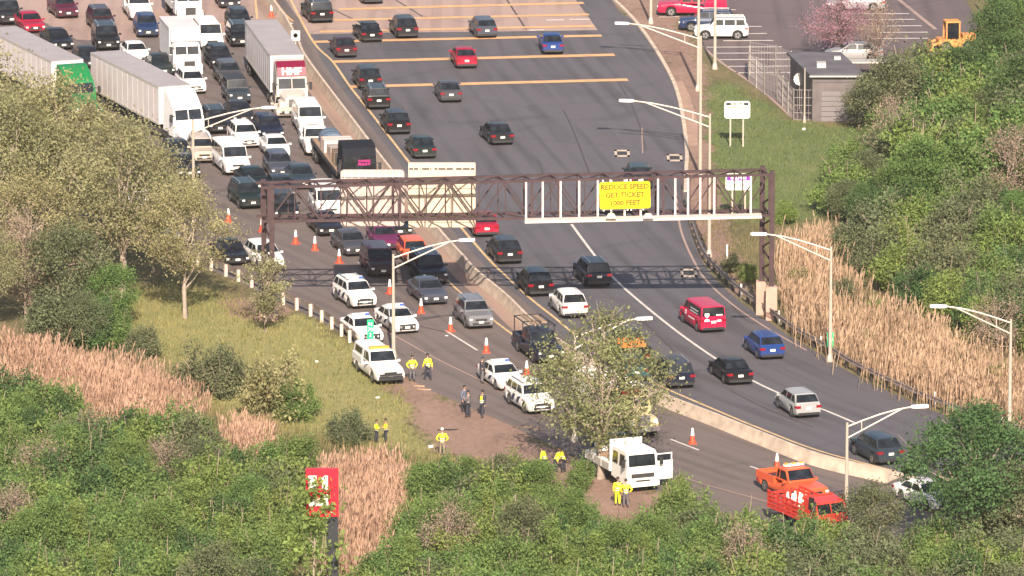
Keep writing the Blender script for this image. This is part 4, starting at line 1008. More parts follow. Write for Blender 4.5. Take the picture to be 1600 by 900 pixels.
def inlet(px, py, w=1.0):
    g = G(px, py); t = thing('drain_inlet', f'pale framed drain inlet in the road {lab_inlet[(px, py)]}', 'drain', (g.x, g.y, .02), 0, 'drain inlets in the road')
    m = MB(); 
    for x, y, a, b in ((0, 1.05, 1.15, .5), (0, -1.05, 1.15, .5), (-.48, 0, .2, 2.6), (.48, 0, .2, 2.6)): m.box((x, y, .012), (a * w, b, .024))
    add('frame', m.mesh('frame', CONC), t); m = MB(); m.box((0, 0, .004), (.8 * w, 1.7, .012)); add('grate', m.mesh('grate', STEEL_D), t)
lab_inlet = {(972, 240): 'above the gantry, left of the two', (1054, 247): 'beside the kerb above the gantry', (1076, 427): 'in the gantry shadow by the guardrail'}
for k in lab_inlet: inlet(*k)
# kerb and pavers on the right
kl = px_line(RE[1:10]); m = MB()
m.loft([[p + Vector((d, 0, z)) for d, z in ((0, 0), (.02, .13), (.3, .14), (.32, 0))] for p in kl]); tag(add('kerb', m.mesh('kerb', CONC)), kind='structure')
sheet('paver_strip', [(1052, 128), (1066, 126), (1078, 150), (1090, 190), (1090, 228), (1072, 230), (1068, 190), (1060, 156)], .02, plain('paver', (.34, .22, .16), .9, var=.2, scale=.8))
sheet('parking_lot', [(1060, -150), (1070, 0), (1082, 40), (1100, 74), (1130, 100), (1160, 120), (1200, 150), (1240, 186), (1345, 186), (1400, 150), (1440, 108), (1480, 70), (1530, 40), (1510, 0), (1500, -150)], .012, ASPH_P)
stripe([(1070, 0), (1082, 40), (1100, 74), (1130, 100), (1160, 120), (1200, 150), (1240, 186)], .25, CONC_P, .02, 'kerb_line')
for i, (x0, x1, y) in enumerate(((1150, 1190, 42), (1160, 1198, 53), (1130, 1208, 64), (1104, 1222, 74), (1120, 1230, 83.5), (1124, 1236, 93.5), (1138, 1240, 104), (1148, 1240, 114), (1030, 1062, 27), (1120, 1150, 16),
                               (1300, 1350, 12), (1320, 1420, 22), (1340, 1430, 31), (1352, 1440, 41), (1370, 1450, 51), (1356, 1450, 60.5))):
    stripe([(x0, y), (x1, y - .5)], .3, WHT, .02, 'stall_line')
stripe([(1405, 0), (1425, 16), (1462, 46)], .35, CONC_P, .02, 'kerb_line')

# ------------------------------------------------------------------ median barrier and guardrails
bl = [p for p in barrier_line if p.y < G(800, -60).y]
m = MB(); prof = [(-.31, 0), (-.3, .08), (-.17, .33), (-.09, .80), (.09, .80), (.17, .33), (.3, .08), (.31, 0)]
R_ = []
for i, p in enumerate(bl):
    t = (bl[min(i + 1, len(bl) - 1)] - bl[max(i - 1, 0)]).normalized(); nrm = Vector((t.y, -t.x, 0)); R_.append([p + nrm * d + Vector((0, 0, z)) for d, z in prof])
m.loft(R_); tag(add('concrete_barrier', m.mesh('concrete_barrier', CONC, 25)), 'long low concrete median barrier curving between the two carriageways', 'barrier')
def guardrail(pts, label, railm, postm, back, step=1.9, h=.72):
    ln = px_line(pts, 0, .5); root = thing('guardrail', label, 'guardrail', ln[0]); o = ln[0]; m = MB(); rings = []
    for i, p in enumerate(ln):
        t = (ln[min(i + 1, len(ln) - 1)] - ln[max(i - 1, 0)]).normalized(); nr = Vector((t.y, -t.x, 0)) * back
        rings.append([p - o + nr * d + Vector((0, 0, h + z)) for d, z in ((0, -.16), (.06, -.12), (.02, -.03), (.02, .03), (.06, .12), (0, .16), (-.02, .16), (-.02, -.16))])
    m.loft(rings); add('rail', m.mesh('rail', railm, 20), root)
    pm = MB(); pm.box((0, 0, .42), (.17, .2, .84)); pme = pm.mesh('post', postm); acc = 0; last = -9
    for i, p in enumerate(ln):
        if i: acc += (p - ln[i - 1]).length
        if acc - last >= step:
            last = acc; t = (ln[min(i + 1, len(ln) - 1)] - ln[max(i - 1, 0)]).normalized(); nr = Vector((t.y, -t.x, 0)) * back
            add('post', pme, root, p - o - nr * .14, (0, 0, math.atan2(t.y, t.x)))
    return root
POSTM = plain('pale_post', (.62, .52, .42), .8, var=.15, scale=2)
guardrail([(40, 303), (200, 368), (320, 417), (396, 449), (432, 470), (498, 499), (556, 540)], 'guardrail on pale wooden posts beside the stopped traffic', RUSTRAIL, POSTM, -1)
guardrail([(1070, 318), (1075, 340), (1096, 402), (1122, 435), (1162, 472), (1202, 500), (1242, 529), (1288, 555), (1335, 584), (1415, 622), (1495, 654), (1610, 692)], 'weathered steel guardrail curving along the dry reeds', RUSTRAIL, STEEL_D, 1)

# ------------------------------------------------------------------ sign gantry
gl_, gr_ = G(421, 497), G(1199, 494)
gy = (gl_.y + gr_.y) / 2
def top_z(x): t = (x - gl_.x) / (gr_.x - gl_.x); return lerp(9.05, 9.95, t)
def bot_z(x): t = (x - gl_.x) / (gr_.x - gl_.x); return lerp(6.75, 7.15, t)
gan = thing('sign_gantry', 'brown steel truss gantry spanning both carriageways', 'gantry', (gl_.x, gy, 0)); o = Vector((gl_.x, gy, 0))
yf, yb_ = gy - .75, gy + .95; sx = -.5
m = MB(); L_ = gr_.x - gl_.x; nb = 19
pt = lambda i, y, up: Vector((gl_.x + L_ * i / nb + (sx if y > gy else 0), y, top_z(gl_.x + L_ * i / nb) if up else bot_z(gl_.x + L_ * i / nb))) - o
for y in (yf, yb_):
    for up in (0, 1): m.bar(pt(0, y, up) - Vector((.4, 0, 0)), pt(nb, y, up) + Vector((.4, 0, 0)), .14, .18)
    for i in range(nb + 1): m.bar(pt(i, y, 0), pt(i, y, 1), .08 if i % 5 else .16)
    for i in range(nb): m.bar(pt(i, y, i % 2), pt(i + 1, y, 1 - i % 2), .085)
for i in range(nb + 1):
    for up in (0, 1): m.bar(pt(i, yf, up), pt(i, yb_, up), .08)
for i in range(nb): m.bar(pt(i, yf, 1), pt(i + 1, yb_, 1), .07); m.bar(pt(i, yb_, 0), pt(i + 1, yf, 0), .07)
add('truss', m.mesh('truss', RUST), gan)
for gx, px_ in ((gl_.x, 0), (gr_.x, 1)):
    tz = top_z(gx) + .25
    for y, dx in ((yf, .22), (yb_, sx + .12)):
        m = MB(); m.box((gx + dx - o.x, y - o.y, (tz + 2.2 * px_) / 2), (.34, .3, tz - 2.2 * px_)); add('column', m.mesh('column', RUST), gan)
    m = MB()
    for z in np.arange(2.4, tz - 3.2, 1.5): m.bar((gx + .22 - o.x, yf - o.y, z), (gx + sx + .12 - o.x, yb_ - o.y, z + .75), .1); m.bar((gx + sx + .12 - o.x, yb_ - o.y, z + .75), (gx + .22 - o.x, yf - o.y, z + 1.5), .1)
    add('lacing', m.mesh('lacing', RUST), gan)
    m = MB(); 
    if px_: 
        m.box((gx + .22 - o.x, yf - o.y, 1.15), (.75, .7, 2.3)); m.box((gx + sx + .12 - o.x, yb_ - o.y, 1.15), (.75, .7, 2.3))
    else: m.box((gx - o.x - .05, 0, .25), (1.3, 2.6, .5))
    add('pedestal', m.mesh('pedestal', PINKCONC), gan)
# catwalk with hangers under the right half
w0, w1 = P(820, 345, yf - .8), P(1190, 337, yf - .8)
m = MB(); m.bar(w0 - o, w1 - o, 1.0, .16); add('catwalk', m.mesh('catwalk', HANGR), gan)
for px in (822, 848, 876, 905, 934, 955, 976, 1001, 1028, 1055, 1075, 1094, 1116, 1173):
    a = P(px, 344 - (px - 820) * .021, yf - .35); m = MB(); m.bar(Vector((a.x, yf - .2, a.z)) - o, Vector((a.x, yf - .2, top_z(a.x) - .05)) - o, .13); add('hanger', m.mesh('hanger', HANGR), gan)
for px in (955, 1013):
    a = P(px, 338, yf - 1.5); m = MB(); m.loft([[(a.x - o.x + x, yf - 1.5 - o.y + y, a.z + z) for x, z in ((-.35, -.08), (.35, -.08), (.18, .16), (-.18, .16))] for y in (-.25, .25)]); m.bar((a.x - o.x, yf - .8 - o.y, a.z - .05), (a.x - o.x, yf - 1.4 - o.y, a.z), .06); add('sign_light', m.mesh('sign_light', WHITE), gan)
def panel(name, label, x0, y0, x1, y1, Y, mat, thick=.08, cat='sign', corner=.25, group=None):
    a, b = P(x0, y0, Y), P(x1, y1, Y); w, h = b.x - a.x, a.z - b.z; c = Vector(((a.x + b.x) / 2, Y, (a.z + b.z) / 2))
    t = thing(name, label, cat, c, 0, group); m = MB(); pr = []
    for qx, qz, a0 in ((1, 1, 0), (-1, 1, 90), (-1, -1, 180), (1, -1, 270)):
        for k in range(5):
            an = R(a0 + k * 22.5); pr.append((qx * (w / 2 - corner) + corner * math.cos(an), qz * (h / 2 - corner) + corner * math.sin(an)))
    m.loft([[(x, y, z) for x, z in pr] for y in (-thick / 2, thick / 2)]); add('panel', m.mesh('panel', mat, 30), t); return t, w, h
SIGNB1 = plain('sign_back_pinkish', (.43, .34, .315), .6, var=.1); SIGNB2 = plain('sign_back_cream', (.56, .465, .35), .6, var=.08)
t, w, h = panel('road_sign', 'back of a pale pinkish overhead sign with rounded corners above the stopped traffic', 532, 265, 632, 353, yb_ + .45, SIGNB1)
m = MB()
for i in range(9): m.box((-w / 2 + .3 + i * (w - .6) / 8, -.08, 0), (.07, .08, h - .2))
m.box((0, -.14, h / 2 - .42), (w - .2, .07, .1)); m.box((0, -.14, h / 2 - 1.9), (w - .2, .07, .12)); m.box((0, -.14, -h / 2 + .5), (w - .2, .07, .12)); add('stiffener', m.mesh('stiffener', HANGR), t)
t, w, h = panel('road_sign', 'back of a large cream overhead sign with square corners over the median', 638, 254, 743, 355, yb_ + .45, SIGNB2, corner=.06)
m = MB()
for i in range(8): m.box((-w / 2 + .35 + i * (w - .7) / 7, -.06, 0), (.06, .04, h - .3))
m.box((0, -.1, -h / 2 + .45), (w - .1, .06, .14)); m.box((0, -.1, 0), (w - .1, .06, .1)); m.box((0, -.1, h / 2 - 1.7), (w - .1, .06, .1)); add('stiffener', m.mesh('stiffener', SIGNB2), t)
m = MB()
for a, b in ((-2.2, -1.6), (-1.45, -.7), (-.5, .75), (.95, 2.2)): m.box(((a + b) / 2, -.062, h / 2 - .42), (b - a, .03, .1))
add('rivet_row', m.mesh('rivet_row', STEEL_D), t)
SIGNY = plain('sign_yellow', (.8, .62, .0), .45); LETY = plain('sign_letter_dark', (.16, .1, .0), .6)
t, w, h = panel('road_sign', 'yellow overhead sign telling drivers to get a ticket, on the gantry', 937, 284, 1016, 326, yf - .5, SIGNY, corner=.16)
t.rotation_euler = (0, -R(1.6), 0)
tm = turn(text_mesh('REDUCE SPEED\nGET TICKET\n1000 FEET', .48, LETY, .004, spacing=1.15, bold=.02), Matrix.Rotation(math.pi / 2, 4, 'X')); add('lettering', tm, t, (0, -.05, .02))
m = MB()
for x in (-1.45, -.95, .15, .4, 1.2): m.box((x, .09, 0), (.1, .1, h + .3))
add('mounting_bar', m.mesh('mounting_bar', WHITE), t)
SIGNW = plain('sign_white', (.8, .8, .7), .4); PURP = plain('sign_purple', (.2, .02, .34), .45); LETD = plain('sign_black', (.02, .02, .02), .6)
def ground_sign(label, x0, y0, x1, y1, base, posts, kind):
    Y = G(base[0], base[1]).y; t, w, h = panel('road_sign', label, x0, y0, x1, y1, Y - .1, SIGNW, .05, corner=.2); c = t.location
    for px in posts:
        q = P(px, base[1], Y); m = MB(); m.box((q.x - c.x, .1, -c.z / 2 + h * .1), (.11, .09, c.z + h * .6)); add('post', m.mesh('post', POLE), t)
    if kind == 'ez':
        m = MB(); m.loft([[(x, y, z) for x, z in ((-w / 2 + .08, h * .08), (w / 2 - .08, h * .08), (w / 2 - .08, h * .42), (w / 2 - .2, h * .46), (-w / 2 + .2, h * .46), (-w / 2 + .08, h * .42))] for y in (-.045, -.03)]); add('header_band', m.mesh('header_band', PURP), t)
        add('lettering', turn(text_mesh('E-ZPass', .36, SIGNW, .004, bold=.012), Matrix.Rotation(math.pi / 2, 4, 'X')), t, (0, -.055, h * .25)); add('lettering', turn(text_mesh('ONLY', .34, LETD, .004), Matrix.Rotation(math.pi / 2, 4, 'X')), t, (0, -.04, -h * .2))
    else:
        m = MB(); m.box((-w * .36, -.04, h * .34), (.3, .02, .2)); m.box((w * .36, -.04, h * .34), (.3, .02, .2)); m.box((0, -.04, h * .16), (w * .8, .02, .06)); add('header_band', m.mesh('header_band', LETD), t)
        add('lettering', turn(text_mesh('ROUTE 1', .3, LETD, .004, bold=.012), Matrix.Rotation(math.pi / 2, 4, 'X')), t, (0, -.04, h * .33))
ground_sign('white panel sign with a dark header on two posts in the lawn', 1132, 158, 1172, 185, (1152, 229), (1141, 1161), 'w')
ground_sign('purple and white toll lane sign on two posts behind the gantry end', 1134, 271, 1174, 297, (1154, 342), (1144, 1164), 'ez')
# small sign on the barrier, mile markers, red pylon sign
bq = G(462, 84, .8); t = thing('road_sign', 'small white square sign on a post on the median barrier', 'sign', bq); m = MB(); m.box((0, 0, .75), (.08, .08, 1.5)); add('post', m.mesh('post', POLE), t)
m = MB(); m.box((0, -.07, 1.5), (.72, .05, .8)); add('panel', m.mesh('panel', WHITE), t); m = MB(); m.lathe([(.2, -.01), (.2, .01), (.12, .01), (.12, -.01)], (0, 0, 0), 14, axis='y'); mm = m.mesh('symbol', LETD); add('symbol', mm, t, (0, -.1, 1.52))
GRN = plain('marker_green', (.02, .5, .2), .4)
def marker(px, py, h, label, tall):
    t = thing('mile_marker', label, 'mile marker', G(px, py), 0, 'green mile markers'); m = MB(); m.box((0, 0, h / 2), (.09, .07, h)); add('post', m.mesh('post', POLE), t)
    m = MB(); m.box((0, -.06, h - tall / 2), (.42, .03, tall)); add('panel', m.mesh('panel', GRN), t)
    txt = 'MILE' + '\n'.join(['', '1', '1', '5'])[0:0] if tall < 1.2 else 'N\n70\n2'
    add('lettering', turn(text_mesh(txt, .2 if tall < 1.2 else .36, SIGNW, .003), Matrix.Rotation(math.pi / 2, 4, 'X')), t, (0, -.08, h - tall / 2))
marker(579, 556, 2.45, 'tall green mile marker in front of the parked patrol cars', 1.35)
marker(1297, 562, 1.85, 'small green marker plate at the guardrail by the dry reeds', .95)
yq = G(520, 1010).y; a, b = P(478, 732, yq), P(529, 806, yq); t = thing('pylon_sign', 'red square pylon sign with white shapes on a dark post among the bushes', 'sign', ((a.x + b.x) / 2, yq, 0)); cx = (a.x + b.x) / 2; w, h = b.x - a.x, a.z - b.z; zc = (a.z + b.z) / 2
REDS = plain('sign_red', (.62, .01, .03), .4)
m = MB(); m.box((0, 0, zc), (w, .35, h)); add('cabinet', m.mesh('cabinet', REDS), t); m = MB(); m.box((w / 2 - .34, .05, b.z / 2), (.62, .3, b.z)); add('post', m.mesh('post', plain('dark_post', (.02, .022, .03), .5)), t)
m = MB()
m.poly([(x, -.18, zc + z) for x, z in ((.0, .2), (.32, .2), (.32, .98), (.1, .98), (-.1, .72), (.0, .7))]); m.poly([(x, -.18, zc + z) for x, z in ((-.75, -.75), (.34, -.75), (.34, -.08), (.1, -.08), (-.2, -.35), (-.75, -.4))]); m.poly([(x, -.18, zc + z) for x, z in ((-.75, .2), (-.3, .2), (-.3, .98), (-.75, .98))]); m.lathe([(.05, -.19), (.05, -.18)], (.5, 0, zc - 1.1), 8, axis='y')
add('emblem', m.mesh('emblem', SIGNW), t)

# ------------------------------------------------------------------ lamps and poles
lamp_post(G(303, 352), 7.7, (5.0, .6), 'street lamp rising out of the left trees beside the stopped trucks')
lamp_post(G(615, 559), 6.95, (4.4, .8), 'street lamp beside the white pickup with a cap, arm over the police cars')
lamp_post(G(898, 690), 6.9, (3.9, .8), 'street lamp standing inside the budding tree by the crash trucks')
lamp_post(G(1322, 838), 6.9, (3.9, .8), 'street lamp beside the orange work trucks, arm over the barrier')
lamp_post(G(1297, 565), 7.7, (-4.3, .3), 'street lamp at the guardrail with its arm over the gantry foot')
lamp_post(G(1577, 684), 7.6, (-4.1, .2), 'street lamp rising from the dry reeds at the right edge')
lamp_post(G(1108, 401), 10.2, (-5.4, .8), 'tall street lamp just behind the gantry by the kerb')
lamp_post(G(1094, 276), 10.6, (-5.4, .9), 'tall street lamp on the grass strip, arm over the wide road')
lamp_post(G(1091, 142), 11.0, (-5.4, .9), 'tall street lamp cut off by the top of the picture beside the parking lot', r=.12)
lamp_post(G(1117, 108), 9.0, None, 'plain parking lot pole on a concrete foot', name='light_pole', cat='pole', group=None)
lamp_post(G(1017, 37), 9.0, None, 'plain pole by the kerb at the top of the picture', name='light_pole', cat='pole', group=None)
lamp_post(G(1557, 52), 9.0, None, 'utility pole among the far right trees', name='utility_pole', cat='pole', group=None)
lamp_post(G(1257, 192), 4.3, None, 'thin pale pole at the front of the dark shed', name='light_pole', cat='pole', group=None, r=.06)
DEL = plain('delineator_white', (.7, .62, .55), .5)
for i, (px, py, lb) in enumerate(((1158, 466, 'white delineator post behind the guardrail left of the gantry foot'), (1217, 508, 'white delineator post right of the gantry foot'), (1283, 548, 'white delineator post next to the small green marker'), (1461, 636, 'white delineator post in front of the dry reeds'), (1565, 676, 'white delineator post beside the right edge lamp'), (1136, 404, 'white delineator post on the dirt behind the gantry'))):
    m = MB(); m.box((0, 0, .5), (.12, .05, 1.0)); m.mi = 1; m.box((0, -.03, .85), (.1, .02, .2)); ob = add('delineator_post', m.mesh('delineator_post', [DEL, WHITE])); ob.location = G(px, py); tag(ob, lb, 'post', 'delineator posts')

# ------------------------------------------------------------------ shed, fence, dish
SHEDW = plain('shed_wall', (.12, .1, .1), .7, var=.3, scale=.9); SHEDR = plain('shed_roof', (.105, .095, .105), .8, var=.3, scale=.7)
fy = G(1300, 190).y; a, b = P(1269, 190, fy), P(1345, 190, fy); w = b.x - a.x; D_ = 9.5; hz = P(1269, 117, fy).z; kx = P(1235, 83, fy + D_).x - a.x
t = thing('shed', 'dark flat roofed utility shed behind the chain link fence', 'shed', (a.x, fy, 0)); ll = lambda x, y, z: (x + kx * y / D_, y, z)
m = MB(); m.loft([[ll(x, y, z) for x, z in ((0, 0), (w, 0), (w, hz - .15), (0, hz - .15))] for y in (0, D_)]); add('wall', m.mesh('wall', SHEDW), t)
m = MB(); m.loft([[ll(x, y, z) for x, z in ((-.25, hz - .14), (w + .25, hz - .14), (w + .25, hz + .06), (-.25, hz + .06))] for y in (-.3, D_ + .3)]); add('roof', m.mesh('roof', SHEDR), t)
m = MB(); 
for i in range(6): m.box((.75 + .9 * 1.0, -.03, .2 + i * .4), (1.9, .04, .36))
add('roller_door', m.mesh('roller_door', plain('roller_door', (.17, .15, .155), .6)), t)
m = MB(); m.box((w / 2, -.025, hz - .55), (w - .1, .03, .08)); add('trim', m.mesh('trim', SHEDR), t)
m = MB(); m.box((.8, 3.2, hz + .22), (.7, .9, .4)); m.box((2.2, 6.5, hz + .16), (.5, .5, .26)); add('roof_vent', m.mesh('roof_vent', GALV), t)
m = MB(); m.tube([(w - .12, -.12, 0), (w - .12, -.12, hz - .1)], .05, 6); m.box((w / 2, -.36, hz - .06), (w + .5, .12, .1)); add('gutter', m.mesh('gutter', GALV), t)
FENCE = plain('chain_link', (.36, .31, .3), .6, .3)
def fence(pts, label, h=2.4):
    ln = [G(*p) for p in pts]; t = thing('chain_link_fence', label, 'fence', ln[0]); o = ln[0]; wm = MB()
    for a, b in zip(ln[:-1], ln[1:]):
        d = b - a; n = max(1, round(d.length / 3))
        for i in range(n + 1):
            p = a + d * i / n - o; pm = MB(); pm.tube([p, p + Vector((0, 0, h + .1))], .05, 6); add('post', pm.mesh('post', GALV), t)
        k = int(d.length / .28)
        for i in range(k + 1): p = a + d * i / k - o; wm.bar(p, p + Vector((0, 0, h)), .018)
        for z in (.05, .6, 1.2, 1.8, h): wm.bar(a - o + Vector((0, 0, z)), b - o + Vector((0, 0, z)), .03)
    add('wire_mesh', wm.mesh('wire_mesh', FENCE), t)
fence([(1170, 128), (1194, 148), (1215, 157), (1240, 188), (1345, 190)], 'tall chain link fence around the dark shed')
fence([(1170, 128), (1172, 112), (1212, 118), (1236, 128)], 'short run of chain link fence between shed and parking lot')
dy = G(1250, 170).y; c = P(1250, 123, dy); t = thing('satellite_dish', 'white satellite dish on a mast at the shed corner', 'satellite dish', (c.x, dy, 0)); m = MB(); m.tube([(0, 0, 0), (0, 0, c.z)], .05, 6); add('mast', m.mesh('mast', GALV), t)
m = MB(); m.lathe([(.02, .16), (.25, .12), (.42, .03), (.5, -.06), (.48, -.06), (.4, .01), (.24, .09), (.02, .12)], (0, -.1, c.z), 18, axis='y'); add('dish', m.mesh('dish', WHITE, 40), t); m = MB(); m.tube([(0, -.1, c.z - .35), (0, -.55, c.z)], .025, 5); add('feed_arm', m.mesh('feed_arm', GALV), t)
cy = G(1380, 120).y; a, b = P(1325, 98, cy), P(1420, 100, cy); t = thing('canopy', 'low flat canopy with a white edge right of the shed', 'canopy', (a.x, cy, 0)); w = b.x - a.x
m = MB(); m.box((w / 2, .7, a.z), (w, 1.4, .1)); add('roof', m.mesh('roof', GALV), t)
for x in (.15, w - .15): m = MB(); m.box((x, .1, a.z / 2 - .05), (.12, .12, a.z - .1)); add('post', m.mesh('post', STEEL_D), t)
# orange loader with an upright dark cab behind bare branches
ORM = plain('machine_orange', (.6, .25, .07), .6, var=.3); ly = G(1495, 80).y; c = P(1492, 80, ly); t = thing('wheel_loader', 'orange wheel loader with a dark cab half hidden by bare branches', 'loader', (c.x, ly, 0), R(8)); t.scale = (.82,) * 3
m = MB(); m.box((0, 0, .95), (3.6, 1.7, .8)); m.box((1.3, 0, 1.45), (1.3, 1.4, .6)); m.loft([[(x, y, z) for x, z in ((-1.8, .7), (-1.4, .6), (-1.3, 1.3), (-1.7, 1.4))] for y in (-.8, .8)]); add('body', m.mesh('body', ORM), t)
m = MB(); m.box((-.35, 0, 2.2), (1.25, 1.4, 1.6)); add('cab', m.mesh('cab', GLASS), t); m = MB(); m.box((-.35, 0, 3.06), (1.5, 1.6, .14)); 
for x in (-1.0, .3):
    for y in (-.72, .72): m.box((x, y, 2.2), (.13, .1, 1.7))
add('cab_frame', m.mesh('cab_frame', ORM), t); m = MB(); m.bar((-.9, .9, 1.3), (-2.5, .9, .8), .2); m.bar((-.9, -.9, 1.3), (-2.5, -.9, .8), .2); add('lift_arm', m.mesh('lift_arm', ORM), t)
m = MB(); m.loft([[(x, y, z) for x, z in ((-2.4, .3), (-3.1, .15), (-3.2, .25), (-2.6, .45), (-2.5, 1.1), (-2.4, 1.1))] for y in (-1.1, 1.1)]); add('bucket', m.mesh('bucket', ORM), t)
tw, th = wheel_meshes(.6, .4)
for x in (-1.1, 1.2):
    for y in (-.85, .85): ob = add('wheel', tw, t, (x, y, .6)); add('rim', th, ob)
# ------------------------------------------------------------------ vehicles
C = dict(black=(.006, .006, .008), dark=(.013, .013, .016), grey=(.05, .05, .058), green=(.01, .018, .018), navy=(.007, .01, .025), white=(.7, .67, .64), silver=(.3, .3, .3), maroon=(.07, .008, .025), brown=(.035, .014, .018), red=(.3, .006, .03),
         purple=(.11, .012, .06), blue=(.012, .04, .17), dblue=(.01, .025, .075), steel=(.05, .055, .075), orange=(.62, .1, .035), tan=(.45, .37, .3), van=(.42, .008, .05), teal=(.02, .08, .095), slate=(.022, .034, .046), mid=(.15, .15, .16), pale=(.62, .55, .38), cream=(.72, .66, .52))
def yaw_of(w_px, row, L, W):
    w = w_px / S(row); th = R(4)
    best = min((abs(W * .97 * math.cos(R(d)) + L * .95 * math.sin(R(d)) - w), d) for d in np.arange(4, 30, .5))
    return best[1]
SHORT = dict(sedan='sedan', sedan_b='sedan', coupe='sedan', hatch='hatchback', suv='suv', suv_b='suv', suv_big='suv', jeep='jeep', wagon='suv', minivan='minivan', van='van', red_van='van')
def car(kind, x0, y0, x1, y1, face, col, label, yaw=None, group=None):
    kit = KITS[kind]; L, W, H = kit.dims; row = (y0 + y1) / 2
    g = G((x0 + x1) / 2, row, H * .5); g.z = .012
    if yaw is None: yaw = yaw_of(x1 - x0, y1, L, W)
    th = R(yaw)
    if face == 'T': hd = (math.sin(th), -math.cos(th)); grp = group or 'vehicles held up on the left carriageway'
    elif face == 'A': hd = (-math.sin(th), math.cos(th)); grp = group or 'vehicles driving up the right carriageway'
    else: hd = (math.cos(th), math.sin(th)); grp = group or 'vehicles in the parking lot'
    nm = SHORT.get(kind) or ('police_car' if kind.startswith('police') else 'pickup_truck')
    cat = {'suv': 'SUV', 'police_car': 'police car', 'pickup_truck': 'pickup truck', 'jeep': 'off-roader'}.get(nm, nm)
    place(kit, nm, label, cat, (g.x, g.y, g.z), math.atan2(hd[1], hd[0]), C[col], grp)
